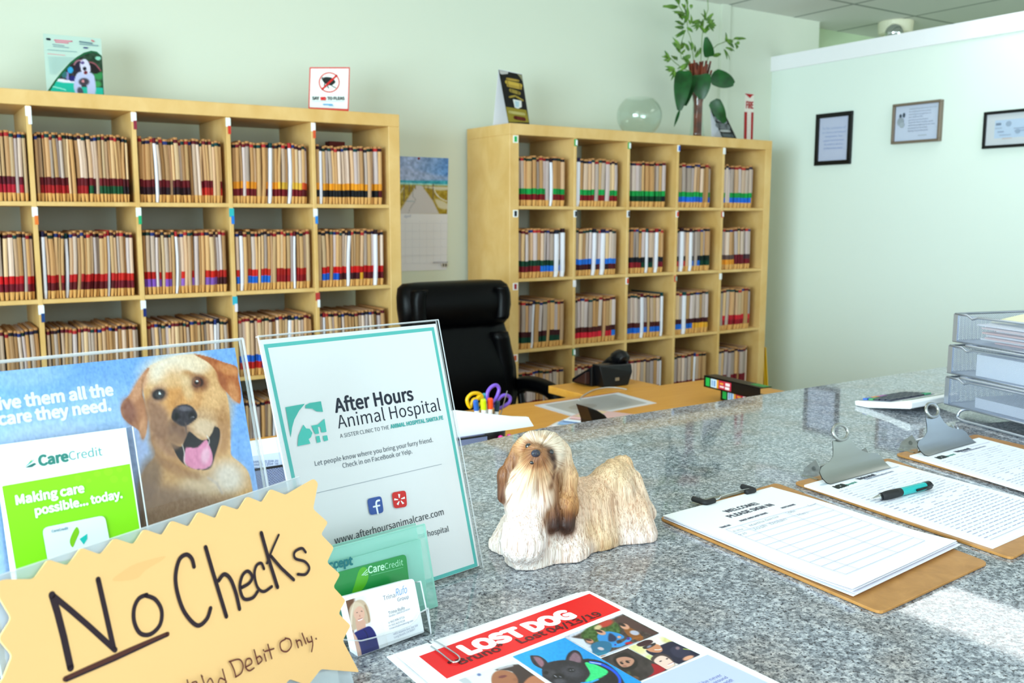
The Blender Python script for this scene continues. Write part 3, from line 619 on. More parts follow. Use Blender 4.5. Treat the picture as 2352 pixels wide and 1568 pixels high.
# --- black and gold tent card
def tent(name, label, pl, hd, tilt, y, outline_px, k, draw, backw, pbl):
    s = card_sheet(pbl, None, y, tilt, heading=hd); P = [s.uv(q) for q in outline_px]; P[2][1] = P[3][1] = .0006
    t = thing(name, label, 'card', s.P0)
    s.base(P, .0015, '101010'); draw(s); s.build('front_panel', t, 'gloss')
    u = s.u; top0, top1 = s.w(P[0]), s.w(P[1]); mb = MB(); bk = np.cross(np.array([0, 0, 1.]), u); f0, f1 = s.w(P[3]), s.w(P[2])
    b0 = f0+bk*backw+(u*0); b1 = f1+bk*backw; b0[2] = b1[2] = TOP
    nrm = np.cross(b1-b0, top0-b0); nrm /= np.linalg.norm(nrm); mb.prism([b0, b1, top1, top0], nrm*.0015, 'E9EAF0'); mb.build('back_strut', M['print'], t); return t
k1 = K(1050, 120, 3.92)
def draw1(s):
    k = k1; kk = lambda *p: [k(*q) for q in p]
    s.poly_px(kk((437, 490), (622, 520), (648, 632), (462, 627)), '8A7A24')
    s.poly_px(kk((378, 162), (460, 178), (455, 195), (400, 200), (385, 190)), 'B8B4B0'); s.poly_px(kk((540, 195), (578, 205), (588, 262), (565, 225)), '8E8A6A')
    for a, b, w_, c in (((450, 240), (548, 258), 5, 'A88A38'), ((445, 270), (570, 300), 8, 'C0A040'), ((455, 300), (570, 325), 6, 'A88A38'), ((480, 345), (555, 370), 8, '8E7A34'), ((470, 405), (520, 395), 4, '9A8434'), ((520, 395), (588, 435), 4, '9A8434'), ((470, 540), (600, 560), 6, 'B0A464'), ((520, 590), (600, 605), 8, '5A1A10')):
        s.stroke_px([k(*a), k(*b)], w_, c, False)
    s.poly_px(kk((498, 425), (575, 440), (578, 495), (545, 510), (515, 500)), 'D8D8D2'); s.poly_px(kk((515, 440), (555, 448), (552, 500), (520, 495)), 'A8C0C8')
tent('tent_card', 'tall black and gold tent card at the left end of the right shelving top', None, -.05, .30, .10, [k1(372, 152), k1(582, 195), k1(650, 634), k1(462, 627)], k1, draw1, .16, k1(462, 627))
k2 = K(1400, 0, 4.6125)
def draw2(s):
    k = k2
    for a, b, w_, c in (((1125, 1255), (1225, 1290), 9, '8A8E94'), ((1150, 1330), (1250, 1345), 12, '6A6E70'), ((1180, 1385), (1270, 1390), 5, 'A8AAA8'), ((1190, 1430), (1300, 1440), 7, '50585A')): s.stroke_px([k(*a), k(*b)], w_, c, False)
tent('tent_card', 'grey and black leaning tent card beside the tall vase of bamboo', None, -.1, .5, .12, [k2(1070, 1165), k2(1235, 1230), k2(1352, 1475), k2(1200, 1470)], k2, draw2, .10, k2(1200, 1470))
# --- fishbowl
cb = onpl(1468, 295, *vplane(.2)); R = .124; prof = []
for i in range(15):
    a = math.radians(28+i*(128/14.)); prof.append((R*math.sin(a), R*.93*(1-math.cos(math.radians(28)))*0+R*.93*(math.cos(math.radians(152))*-1-math.cos(a)*-1*-1)))
prof = [(R*math.sin(a), -R*.93*math.cos(a)) for a in [math.radians(28+i*9) for i in range(14)]]; zb = prof[0][1]
prof = [(0.001, zb)]+prof; out = [(r, z-zb) for r, z in prof]; inn = [(max(r-.0025, .0005), z+(.003 if i < 2 else 0)) for i, (r, z) in enumerate(out)][::-1]
o = MB().lathe(out+inn, (cb[0], cb[1], TOP+.0005), 40).build('fishbowl', M['glass'], None, (cb[0], cb[1], TOP), smooth=True); tag(o, 'empty clear glass fishbowl on top of the right shelving', 'bowl')
# --- vase of bamboo
k = k2; vy = .2; base = onpl(*k(925, 1440), *vplane(vy)); bx = base[0]
t = thing('bamboo_vase', 'slim glass vase with bamboo sprigs, dark leaves and red-brown sticks on right shelving', 'plant', (bx, vy, TOP))
pr_ = [(.001, 0), (.046, 0), (.043, .03), (.036, .09), (.031, .15), (.031, .2), (.036, .25), (.046, .29)]; inn = [(max(r-.003, .001), z+(.006 if i < 2 else 0)) for i, (r, z) in enumerate(pr_)][::-1]
MB().lathe(pr_+inn, (bx, vy, TOP), 32).build('vase', M['glass'], t, smooth=True)
mb = MB(); rr = random.Random(3)
for i in range(38):
    a = rr.uniform(0, 2*PI); q = rr.uniform(0, 1)**.5; mb.tube([(bx+.020*q*math.cos(a), vy+.020*q*math.sin(a), TOP+.012), (bx+.022*q*math.cos(a), vy+.022*q*math.sin(a), TOP+.2), (bx+.076*q*math.cos(a), vy+.07*q*math.sin(a), TOP+.40+rr.uniform(-.03, .03))], .0062, 6)
mb.build('stick_bundle', M['bark'], t)
def P3(q, b=0.): return onpl(*k(*q), *vplane(vy+b))
def leaf(mb, a, b, w, cup=.15, droop=.0, seg=8, heart=False, side=None):
    a = np.array(a); b = np.array(b); d = b-a; L = np.linalg.norm(d); view = CAM_P-a; view = view/np.linalg.norm(view)
    sd = np.cross(d/L, view if side is None else side); sd /= np.linalg.norm(sd); up = np.cross(sd, d/L); V = []
    for i in range(seg+1):
        f = i/seg; p = a+d*f+up*(cup*L*.25*math.sin(PI*f)); ww = w/2*(math.sin(PI*f**.8)**.8 if not heart else (math.sin(PI*min(f*.62+.33, 1))**.75 if f > 0 else .55)); ww = max(ww, .0004)
        V += [p-sd*ww+up*ww*.3, p-up*ww*.08, p+sd*ww+up*ww*.3]
    F = [(3*i+j, 3*i+j+1, 3*i+j+4, 3*i+j+3) for i in range(seg) for j in (0, 1)]
    n = len(V); V2 = [p-up*.0005 for p in V]
    mb.add(V+V2, F+[tuple(x+n for x in f[::-1]) for f in F])
sm = MB(); stems = [[(900, 700), (860, 400), (830, 330), (820, 200), (830, 40)], [(965, 700), (980, 400), (1000, 220), (1045, 100), (1038, -40)], [(890, 700), (760, 620), (745, 500), (800, 330)], [(1010, 700), (1080, 530), (1140, 475), (1230, 440), (1330, 415)], [(880, 760), (780, 730), (690, 660), (640, 610)], [(900, 700), (880, 560), (870, 440)], [(820, 200), (735, 60), (760, -60)], [(830, 120), (800, -60)]]
for i, st in enumerate(stems): sm.tube([P3(q, random.Random(i).uniform(-.05, .05)*(j/4)) for j, q in enumerate(st)], .0022, 6)
sm.build('stem', M['stem'], t)
LV = [(715, 70, 560, 75), (735, 50, 690, -10), (790, 90, 760, 40), (800, 150, 680, 140), (810, 190, 730, 150), (820, 210, 820, 60), (860, 250, 870, 170), (780, 270, 690, 225), (780, 295, 695, 285), (800, 320, 715, 395), (870, 240, 975, 230), (955, 250, 890, 305), (1000, 220, 1000, 115), (1020, 210, 1105, 150), (1030, 280, 1115, 240), (1060, 265, 1115, 300), (1010, 350, 950, 280), (1010, 350, 1045, 260), (1040, 250, 1085, 200), (745, 520, 690, 410), (740, 530, 670, 460), (760, 520, 790, 450), (870, 520, 870, 440), (830, 530, 805, 460), (640, 640, 580, 540), (640, 610, 565, 600), (640, 620, 580, 645), (715, 640, 680, 590), (860, 600, 790, 600), (840, 660, 780, 620), (840, 670, 715, 730), (690, 740, 590, 740), (690, 740, 650, 855), (1100, 595, 1185, 570), (1230, 430, 1230, 340), (1240, 440, 1320, 510), (1240, 440, 1310, 440), (1320, 410, 1450, 410), (1210, 520, 1245, 630), (1230, 500, 1300, 545), (1340, 460, 1380, 450), (1350, 470, 1360, 505), (820, 45, 800, -20), (850, 75, 885, 55), (905, 560, 900, 470), (940, 580, 960, 500), (790, 240, 840, 140), (820, 290, 870, 330), (740, 560, 700, 500), (760, 560, 800, 520), (900, 600, 940, 520), (780, 200, 720, 130), (960, 300, 990, 200)]
lm = MB(); rr = random.Random(5)
for a0, a1, b0, b1 in LV:
    d = rr.uniform(-.06, .06); leaf(lm, P3((a0, a1), d), P3((b0, b1), d+rr.uniform(-.03, .03)), .0145+.009*rr.random(), .2, side=np.array([rr.uniform(-.3, .3), -1, rr.uniform(-.4, .5)]))
for a0, a1, b0, b1 in LV+LV[:34]:
    d = rr.uniform(-.07, .07); g = lambda: rr.uniform(-38, 38)
    leaf(lm, P3((a0+g()*.4, a1+g()*.4), d), P3((a0+(b0-a0)*.9+g(), a1+(b1-a1)*.9+g()), d+rr.uniform(-.03, .03)), .012+.008*rr.random(), .2, side=np.array([rr.uniform(-.5, .5), -1, rr.uniform(-.5, .5)]))
lm.build('bamboo_leaves', M['leaf'], t, smooth=True)
for a, b, w_, h_ in (((1060, 600), (1022, 392), .042, 1), ((1080, 800), (1318, 888), .066, 1), ((790, 750), (740, 1170), .068, 1), ((960, 790), (980, 1050), .082, 1), ((860, 800), (800, 1120), .05, 1), ((1100, 1060), (1222, 1300), .052, 1), ((745, 1160), (683, 1345), .012, 0)):
    d = rr.uniform(-.07, -.03); q = MB(); leaf(q, P3(a, d), P3(b, d-.02), w_*1.4, .25, heart=bool(h_), seg=12); q.build('broad_leaf', M['bigleaf'], t, smooth=True)
# --- fire extinguisher arrow sign on the wall
k = k2; s = Sheet(onpl(*k(1430, 1500), *vplane(WALL_Y-.001)), (1, 0, 0), (0, 0, 1), .0006); kk = lambda *p: [k(*q) for q in p]
s.base_px(kk((1436, 985), (1530, 995), (1516, 1502), (1422, 1498)), .001, 'F3E9DF'); s.poly_px(kk((1438, 990), (1528, 1000), (1527, 1008), (1438, 1000)), 'B8141A'); s.poly_px(kk((1444, 1000), (1522, 1004), (1486, 1040)), 'B8141A')
s.poly_px(kk((1428, 1185), (1525, 1190), (1516, 1502), (1422, 1498)), 'B01218'); s.poly_px(kk((1457, 1180), (1499, 1185), (1492, 1502), (1451, 1498)), 'F3E4DC')
s.text_px('FIRE', k(1446, 1145), k(1520, 1150), col='B8141A', bold=.02, ysc=1.7)
for j, ch in enumerate('EXTINGUISHER'): s.text(ch, s.uv(k(1476-j*.9, 1222+j*26)), size=.0155, col='B01218', bold=.02, align='C', ysc=1)
tag(s.build('fire_sign', None, 'print', s.P0), 'tall red and white fire extinguisher arrow sign on wall above right shelving', 'sign')
# --- wall calendar
k = K(920, 350, 5.406); yc = WALL_Y-.004; s = Sheet(onpl(*k(20, 1465), *vplane(yc)), (1, 0, 0), (0, 0, 1), .0006); kk = lambda *p: [k(*q) for q in p]
cp0 = onpl(*k(-40, 45), *vplane(yc)); pt = thing('wall_calendar', 'wall calendar with a beach boardwalk photo, hanging between the two shelving units', 'calendar', (s.P0[0], yc, s.P0[2]))
s.base_px(kk((-50, 45), (595, 72), (572, 1455), (-40, 1475)), .003, 'E6E4EA')
def beach(X, Y):
    x = (X-920)*5.406; y = (Y-350)*5.406; p = Paint(x, y, 'A0B4E0'); p.grad((200, 60), '9DB0DC', (560, 300), '5A92DA'); p.noise(.06, 90); p.poly([(-80, 200), (200, 220), (400, 270), (590, 300), (590, 345), (-80, 345)], 'A9B6DC', 60, .7)
    p.poly([(-80, 345), (600, 352), (600, 400), (-80, 372)], '2FA3BC', 12, 1, 1); p.poly([(-80, 370), (600, 398), (600, 425), (-80, 405)], 'A8DDD6', 14, 1, 1); p.poly([(-80, 395), (600, 415), (600, 770), (-80, 770)], 'A88E28', 14, 1, 1); p.noise(.20, 26)
    p.poly([(180, 420), (280, 420), (600, 430), (600, 460), (480, 470), (330, 440)], 'D8D2BC', 20); p.poly([(430, 580), (560, 620), (600, 700), (480, 690)], 'D6CDB0', 30)
    p.poly([(195, 412), (265, 412), (400, 600), (480, 765), (-30, 765), (70, 600)], 'CFC9CC', 8, 1, 1); p.line([(160, 470), (150, 540), (185, 590), (120, 690), (100, 755)], 8, '8A8890', 4, .7); p.line([(70, 606), (180, 604)], 6, '8FA6B0', 4, .8)
    for a, h_ in ((40, 200), (108, 90), (150, 60), (180, 50), (295, 60), (340, 60), (405, 190)): p.line([(a, 400), (a+2, 400+h_)], 14 if h_ > 100 else 9, '6A5E50', 6)
    p.line([(412, 430), (440, 510), (500, 570), (575, 605)], 11, 'EAE6DE', 5); p.line([(-20, 520), (40, 440)], 9, 'D8D4C8', 5); return p.out()
s.picture_px(kk((-50, 45), (595, 72), (578, 765), (-42, 760)), 60, 60, beach)
s.text_px('April', k(40, 808), k(130, 806), col='7E8CB4', shear=.3)
for j, d in enumerate(('S', 'M', 'T', 'W', 'T', 'F', 'S')): s.text(d, s.uv(k(-35+j*90, 862)), size=.014, col='88A0B0', align='C')
n_ = 1
for r in range(5):
    for c in range(7):
        if r == 0 and c < 1 or n_ > 30: continue
        s.text(str(n_), s.uv(k(-45+c*90, 880+r*102+80)), size=.009, col='9AA2B8'); n_ += 1
for r in range(6): s.stroke_px([k(-45, 880+r*100), k(565, 878+r*98)], .5, 'CFCFDA', False)
for c in range(8): s.stroke_px([k(-45+c*87, 880), k(-45+c*87, 1375)], .5, 'CFCFDA', False)
s.stroke_px([k(390, 1362), k(560, 1360)], 2.5, 'B8B6C0', False); s.stroke_px([k(505, 1395), k(550, 1395)], 7, 'C8C0B4', False)
s.build('page', pt, 'print')
q = onpl(*k(228, 75), *vplane(yc-.006)); MB().ball(q, .006, 10, sc=(1, 1, 1)).build('push_pin', mat('red_plastic', 'A02838', .4), pt, smooth=True)
# --- picture frames on the partition
def frame(label, pxs, bw, fm, matcol, depth, draw, ptitle):
    x = PX-.004; Q = [onpl(*p, (x, 0, 0), (1, 0, 0)) for p in pxs]; ys = [q[1] for q in Q]; zs = [q[2] for q in Q]
    y1, y0 = (ys[0]+ys[3])/2, (ys[1]+ys[2])/2; z1, z0 = (zs[0]+zs[1])/2, (zs[2]+zs[3])/2
    t = thing('picture_frame', label, 'picture', (PX, (y0+y1)/2, z0), 'framed certificates on the partition wall'); f = MB(); a, b = PX-depth, PX-.0005
    for (p, q, r, s_) in ((y0, y1, z1-bw, z1), (y0, y1, z0, z0+bw), (y0, y0+bw, z0+bw, z1-bw), (y1-bw, y1, z0+bw, z1-bw)): f.box(a, b, p, q, r, s_)
    f.build('frame', M[fm], t, bevel=.002, segs=1)
    s = Sheet((PX-depth*.45, y1-bw, z0+bw), (0, -1, 0), (0, 0, 1), .0006); w, h = y1-y0-2*bw, z1-z0-2*bw; s.base([(0, 0), (w, 0), (w, h), (0, h)], .002, matcol); draw(s, w, h); s.build('certificate', t, 'print')
    MB().box(PX-depth*.8, PX-depth*.8+.0015, y0+bw, y1-bw, z0+bw, z1-bw).build('glass_pane', M['acrylic'], t)
def d_a(s, w, h):
    for j, (l, tx) in enumerate(((.10, 'To the caretakers of'), (.10, 'our kittens and beloved'), (.2, 'companions. Your'), (.15, 'support and trust mean'), (.18, 'the world to all of us'), (.18, 'in their every need.'))):
        y = h*(.73-j*.092); s.text(tx, (w*l, y), (w*(1-l*.9), y-.002), col='8EA2D4')
def d_b(s, w, h):
    ls = ('Outstanding Veterinary Services', 'for neighbourhood animals', 'awarded in recognition to', 'our staff at the', 'generous and dedicated', 'team for their tireless work', 'with every patient in our care', 'presented to the whole', 'during these last years')
    for j, tx in enumerate(ls): y = h*(.92-j*.078); s.text(tx, (w*.31, y-.008), (w*(.31+.62*len(tx)/31), y-.008), col='8E94A8')
    for (u, v, a, b) in ((.12, .72, .03, .06), (.20, .74, .03, .07)): s.poly([(w*(u+a*math.cos(q)), h*(v+b*math.sin(q))) for q in np.linspace(0, 2*PI, 16)[:-1]], '4A5664')
    s.poly([(w*(.13+.08*math.cos(q)), h*(.56+.12*math.sin(q))) for q in np.linspace(0, 2*PI, 20)[:-1]], 'A9AFBA'); s.poly([(w*(.17+.06*math.cos(q)), h*(.46+.08*math.sin(q))) for q in np.linspace(0, 2*PI, 20)[:-1]], 'B8BEC8')
    s.line((w*.55, h*.13), (w*.75, h*.13), .006, 'C4C8D4')
def d_c(s, w, h):
    s.rect(w*.16, w*.84, h*.22, h*.80, 'C9D8F0')
    s.poly([(w*(.42+.055*math.cos(q)), h*(.66+.09*math.sin(q))) for q in np.linspace(0, 2*PI, 20)[:-1]], 'A6B4CC')
    for a, b, y, c, th in ((.18, .28, .67, '8490A8', .012), (.17, .3, .54, 'B2BED4', .006), (.22, .34, .42, '9CA8C4', .006), (.26, .48, .31, 'AEBAD2', .005), (.52, .72, .5, 'AEBAD2', .006), (.54, .8, .42, 'AEBAD2', .006), (.32, .5, .20, 'DAC8C4', .006)): s.line((w*a, h*y), (w*b, h*y), th, c)
    s.poly([(w*(.60+.05*math.cos(q)), h*(.40+.07*math.sin(q))) for q in np.linspace(0, 2*PI, 20)[:-1]], 'A6B4CC')
frame('black portrait frame with blue text, nearest the corner on partition wall', [(1873, 262), (1958, 256), (1957, 377), (1876, 380)], .026, 'black', 'D3D4EE', .018, d_a, '')
frame('bronze landscape frame with award text, middle of the three on partition wall', [(2056, 238), (2168, 231), (2162, 327), (2052, 329)], .014, 'bronze', 'D9DDF2', .03, d_b, '')
frame('black landscape frame with a certificate, rightmost on partition wall at photo edge', [(2262, 257), (2400, 246), (2396, 334), (2258, 342)], .015, 'black', 'DEDDE2', .018, d_c, '')
# --- dome fixture on the ceiling beyond the partition
c = onz(2062, 62, CEIL-.05); c = np.array([3.62, .15, CEIL]); t = thing('dome_camera', 'small chrome dome fixture on a cream round mount at the ceiling behind the partition', 'camera', c)
MB().lathe([(.001, -.10), (.09, -.085), (.105, -.075), (.11, -.02), (.11, -.001), (.001, -.001)], (c[0]+.09, c[1]+.02, c[2]), 32).build('mount', M['cream'], t, smooth=False, bevel=.004)
MB().ball((c[0]-.05, c[1]-.07, c[2]-.10), .055, 24).build('dome', M['chrome'], t, smooth=True); MB().tube([(c[0]-.05, c[1]-.07, c[2]-.09), (c[0]+.02, c[1]-.01, c[2]-.03)], .02, 10).build('bracket', M['cream'], t)
# --- wet floor sign behind the right end of the shelving
wx = onpl(1757, 888, *vplane(-.12)); wx = np.array([2.53, .2, 0]); t = thing('floor_sign', 'yellow folded floor sign leaning on the right side of the right shelving', 'sign', wx)
for a in (0, .022): MB().prism([(2.528+a, .08, 0), (2.542+a, .08, 0), (2.462+a, .08, .63), (2.453+a, .08, .63)], (0, .27, 0)).build('panel', M['yellow'], t, bevel=.003)
mb = MB(); mb.tube([(2.47, .10, .625), (2.475, .215, .645), (2.47, .33, .625)], .008, 8); mb.build('hinge_handle', M['yellow'], t, smooth=True)
# ================================================================== desk behind the counter
DZ = .75
t = thing('office_desk', 'honey oak L-shaped office desk behind the granite counter', 'desk', (.0, -1.7, 0))
MB().box(-2.2, .93, -2.40, -1.03, DZ-.03, DZ).build('desktop', M['desk'], t, bevel=.003); MB().box(.237, .612, -1.03, -.795, DZ-.03, DZ-.0004).build('desk_return', M['desk'], t, bevel=.003)
for x in (-2.15, -.9, .87): MB().box(x, x+.03, -2.36, -1.1, 0, DZ-.03).build('side_panel', M['desk'], t)
t = thing('reception_counter', 'raised reception counter with a grey speckled granite top', 'counter', (0, -3, 0))
back = [(2.855, -2.435), (-.98, -2.462), (-1.145, -2.493), (-1.495, -2.569), (-2.7, -2.83)]
MB().prism([(*q, CT) for q in back+[(-2.7, -3.52), (2.855, -3.52)]], (0, 0, -.032)).build('granite_top', M['granite'], t, bevel=.004)
MB().prism([(2.85, -2.50, 0), (-.98, -2.53, 0), (-2.6, -2.88, 0), (-2.6, -3.30, 0), (2.85, -3.30, 0)], (0, 0, CT-.032)).build('cabinet_base', M['cabinet'], t)

# ------------------------------------------------------------------ office chair
cx, cy = .055, -.40; t = thing('office_chair', 'black leather high-back office chair drawn up to the desk', 'chair', (cx, cy, 0))
def ring(z, hw, yc_, d, n=40, e=3.2, dx=0):
    R_ = []
    for j in range(n):
        a = 2*PI*j/n; c, s_ = math.cos(a), math.sin(a); R_.append((cx-.012+dx+hw*1.07*math.copysign(abs(c)**(2/e), c), cy+yc_+d*math.copysign(abs(s_)**(2/e), s_), z))
    return R_
mb = MB(); mb.loft([ring(*r) for r in ((.50, .22, -.02, .03), (.54, .245, -.02, .055), (.66, .262, -.03, .07), (.78, .258, -.02, .07), (.88, .243, -.005, .06), (.945, .226, .005, .052), (.965, .222, .006, .046))]); mb.build('backrest', M['leather'], t, smooth=True)
mb = MB(); mb.loft([ring(*r) for r in ((.958, .221, .004, .044), (.985, .236, -.002, .062), (1.04, .243, -.004, .072), (1.09, .243, 0, .07), (1.125, .236, .008, .06), (1.142, .215, .014, .04), (1.146, .16, .016, .02))]); mb.build('headrest', M['leather'], t, smooth=True)
for sx in (-1, 1):
    mb = MB(); mb.loft([ring(z, .036, -.055, .035, 20, 2.3, sx*x) for z, x in ((.54, .20), (.6, .215), (.78, .212), (.9, .19), (.93, .18))]); mb.build('side_bolster', M['leather'], t, smooth=True)
    mb = MB(); mb.loft([ring(z, .03, -.045, .042, 20, 2.3, sx*x) for z, x in ((.985, .19), (1.0, .197), (1.08, .2), (1.11, .195), (1.12, .19))]); mb.build('side_bolster', M['leather'], t, smooth=True)
mb = MB(); mb.loft([ring(z, hw, -.27, d, 40, 4) for z, hw, d in ((.44, .22, .22), (.455, .25, .25), (.50, .26, .26), (.53, .25, .25), (.54, .2, .2))]); mb.build('seat', M['leather'], t, smooth=True)
for sx in (-1, 1):
    x = cx+sx*.285; mb = MB(); P = [(x, cy-.02, .66), (x, cy-.06, .695), (x, cy-.16, .708), (x, cy-.26, .702), (x, cy-.31, .68), (x, cy-.33, .645)]
    mb.tube(smooth_pts(P, 5, False), .034, 12); a = mb.build('armrest', M['leather'], t, smooth=True)
    mb = MB(); mb.tube(smooth_pts([(x, cy-.315, .66), (x, cy-.31, .5), (x-sx*.06, cy-.28, .43)], 5, False), .016, 8); mb.tube(smooth_pts([(x, cy-.04, .68), (x, cy-.08, .5), (x-sx*.06, cy-.2, .43)], 5, False), .016, 8); mb.build('arm_support', M['black'], t, smooth=True)
mb = MB(); mb.tube([(cx, cy-.26, .44), (cx, cy-.26, .10)], .03, 14); mb.build('gas_lift', M['black'], t, smooth=True)
for j in range(5):
    a = 2*PI*j/5+.3; e = (cx+.29*math.cos(a), cy-.26+.29*math.sin(a)); mb = MB(); mb.tube([(cx, cy-.26, .11), (*e, .075)], [.028, .018], 8); l = mb.build('base_leg', M['black'], t, smooth=True)
    mb = MB(); mb.ball((*e, .03), .03, 12); mb.build('caster', M['rubber'], t, smooth=True)
# ------------------------------------------------------------------ things on the desk
P = [onz(*q, DZ) for q in ((1228, 930), (1420, 901), (1508, 925), (1325, 959))]; s = Sheet(P[3], P[2]-P[3], P[0]-P[3], .0004); s.P0 = s.P0+np.array([0, 0, .0016]); U = [s.uv(q) for q in ((1325, 959), (1508, 925), (1420, 901), (1228, 930))]
s.base(U, .0012, 'EDEDF2'); C_ = sum(U)/4; s.poly([C_+(q-C_)*.84 for q in U], 'B9B7B4')
s.poly([C_+(np.array([math.cos(a)*.05-.06, math.sin(a)*.03]))*1.2 for a in np.linspace(0, 2*PI, 20)[:-1]], 'A29C94'); s.line(U[3], U[2], .004, 'D0504A'); s.line(U[0], U[3], .003, '8EA2C8')
for j in range(12): s.line(C_+np.array([-.12+.005*j, -.07+.012*j]), C_+np.array([.12, -.07+.012*j]), .002, 'ABA9A8')
tag(s.build('desk_pad', None, 'gloss'), 'flat laminated grey sheet with white border lying on the oak desk', 'desk pad')
# phone
px_, py_ = .448, -.905; t = thing('desk_phone', 'black office desk phone on the oak desk, seen from behind', 'phone', (px_, py_, DZ))
mb = MB(); prof = [(-.062, 0), (.062, 0), (.082, .05), (.086, .082), (-.078, .088), (-.072, .05)]
mb.loft([[(px_+a*(1 if k_ == 0 else 1.0), py_-.055+(.05 if k_ else 0)+(.012 if b > .07 else 0), DZ+.001+b) for a, b in prof] for k_ in (0, 1)]); mb.build('rear_stand', M['black'], t, bevel=.005)
mb = MB(); mb.prism([(px_-.088, py_-.008, DZ+.001), (px_-.088, py_+.12, DZ+.001), (px_-.088, py_+.12, DZ+.016), (px_-.088, py_-.008, DZ+.082)], (.17, 0, 0)); mb.build('phone_body', M['black'], t, bevel=.004)
mb = MB(); mb.prism([(px_-.089, py_+.0, DZ+.012), (px_-.089, py_+.085, DZ+.012), (px_-.089, py_+.0, DZ+.06)], (-.022, 0, 0)); mb.build('side_flap', mat('dark_brown_plastic', '2E120C', .5), t, bevel=.003)
mb = MB(); mb.tube(smooth_pts([(px_+.055, py_-.035, DZ+.098), (px_+.055, py_-.01, DZ+.108), (px_+.055, py_+.05, DZ+.085), (px_+.055, py_+.1, DZ+.05), (px_+.055, py_+.13, DZ+.03)], 4, False), [.026]*3+[.030]*3+[.028]+[.018]*6+[.026]*4); mb.build('handset', M['black'], t, smooth=True)
MB().box(px_-.008, px_+.012, py_-.0565, py_-.054, DZ+.024, DZ+.036).build('socket_plate', M['steel'], t)
mb = MB(); mb.tube(smooth_pts([onz(*q, DZ+.0035) for q in ((1440, 894), (1415, 890), (1390, 890), (1362, 896), (1340, 908), (1330, 918))], 6, False), .0022, 8); tag(mb.build('phone_cord', mat('grey_cable', 'B9B4AC', .5), None, onz(1390, 890, DZ)), 'thin grey cord curving from the phone across the oak desk', 'cord')
# binders
a = onz(1617, 861, DZ+.086); b = onz(1744, 890, DZ+.086); e = (b-a); e[2] = 0; e = e/np.linalg.norm(e); n_ = np.array([-e[1], e[0], 0]); n_ = n_ if n_[0] > 0 else -n_
def binder(o, z, lab, d):
    t = thing('ring_binder', lab, 'binder', (*o[:2], z), 'black binders on the desk'); Lh = .29; xf = lambda q: np.array([*(o[:2]+e[:2]*q[0]+n_[:2]*q[1]), z+q[2]])
    MB().box(0, Lh, 0, .004, 0, .042, xf=xf).build('spine', M['black'], t); MB().box(0, Lh, 0, .055, .039, .042, xf=xf).build('cover', M['black'], t); MB().box(0, Lh, 0, .055, 0, .003, xf=xf).build('cover', M['black'], t)
    MB().box(.01, Lh-.06, .008, .05, .004, .036, 'F0EFEA', xf=xf).build('pages', M['print'], t)
    mb = MB(); q = [(.012, .033, '22B04C'), (.04, .072, 'D6EAF6'), (.072, .082, 'E8A02A'), (.082, .148, 'C42A44')]
    for x0, x1, c_ in q: mb.box(x0, x1, -.0012, .0002, .006, .036, c_, xf=xf)
    for x0, x1, z0, z1, c_ in ((.045, .052, .01, .032, '7FA6D8'), (.056, .066, .01, .032, '7FA6D8'), (.09, .112, .012, .018, 'F4DCE0'), (.09, .108, .023, .029, 'F2A040'), (.118, .140, .009, .018, 'F6F0F2'), (.120, .142, .022, .032, 'F6E8EC')): mb.box(x0, x1, -.0018, -.001, z0, z1, c_, xf=xf)
    mb.build('spine_label', M['print'], t); MB().box(.22, Lh-.002, .02, .053, .0421, .0426, xf=xf).build('cover_insert', mat('green_card', '2E8A3A', .5), t) if d else None
binder(onz(1655, 905, DZ+.02), DZ+.0005, 'black ring binder on the desk, lower of the two stacked binders', 0); binder(a, DZ+.0432, 'black ring binder with coloured spine label, on top of another binder', 1)
# pen cup and its contents
py0 = -1.57; cc = onpl(1118, 950, (0, py0, 0), (0, 1, 0)); cxp = cc[0]+.005; t = thing('pen_cup', 'dark wire pen cup on the desk holding scissors and markers', 'cup', (cxp, py0, DZ))
mb = MB(); mb.lathe([(.001, .002), (.045, .002), (.05, .10), (.047, .10), (.042, .006), (.001, .006)], (cxp, py0, DZ), 28); mb.build('cup', M['black'], t, smooth=True)
def dp(x, y, b=0): return onpl(x, y, (0, py0+b, 0), (0, 1, 0))
def marker(x, y, b, r, c1, lab, h=.03):
    a = dp(x, y, b); f = np.array([cxp+(a[0]-cxp)*.55, py0+b*.6, DZ+.012]); d = (a-f)/np.linalg.norm(a-f); t = thing('marker', lab, 'marker', f, 'markers in the pen cup')
    mb = MB(); mb.tube([f, a-d*h], r*.85, 12); mb.build('barrel', M['whiteplastic'], t, smooth=False); mb = MB(); mb.tube([a-d*h, a-d*.004, a], [r, r, r*.7], 12); mb.build('cap', mat('marker_cap', c1, .3), t)
marker(1092, 918, -.01, .0078, '1D5CB4', 'blue capped marker in the pen cup, left of the lime marker'); marker(1110, 916, -.02, .0085, 'C6DE10', 'lime yellow marker in the pen cup'); marker(1126, 914, -.02, .0085, 'EC4A1C', 'orange red marker in the pen cup')
marker(1143, 920, -.01, .007, '183A4A', 'dark teal marker in the pen cup, under the small purple scissor loop'); marker(1113, 903, .02, .009, '3CC4D4', 'light blue marker behind the others in the pen cup', .02)
a = dp(1165, 897, 0); f = np.array([cxp+.02, py0+.01, DZ+.02]); mb = MB(); mb.tube([f, a], [.0022, .0012], 8); tag(mb.build('pencil', M['steel'], None, f), 'thin grey needle-like pencil rising from the pen cup beside purple scissors', 'pencil')
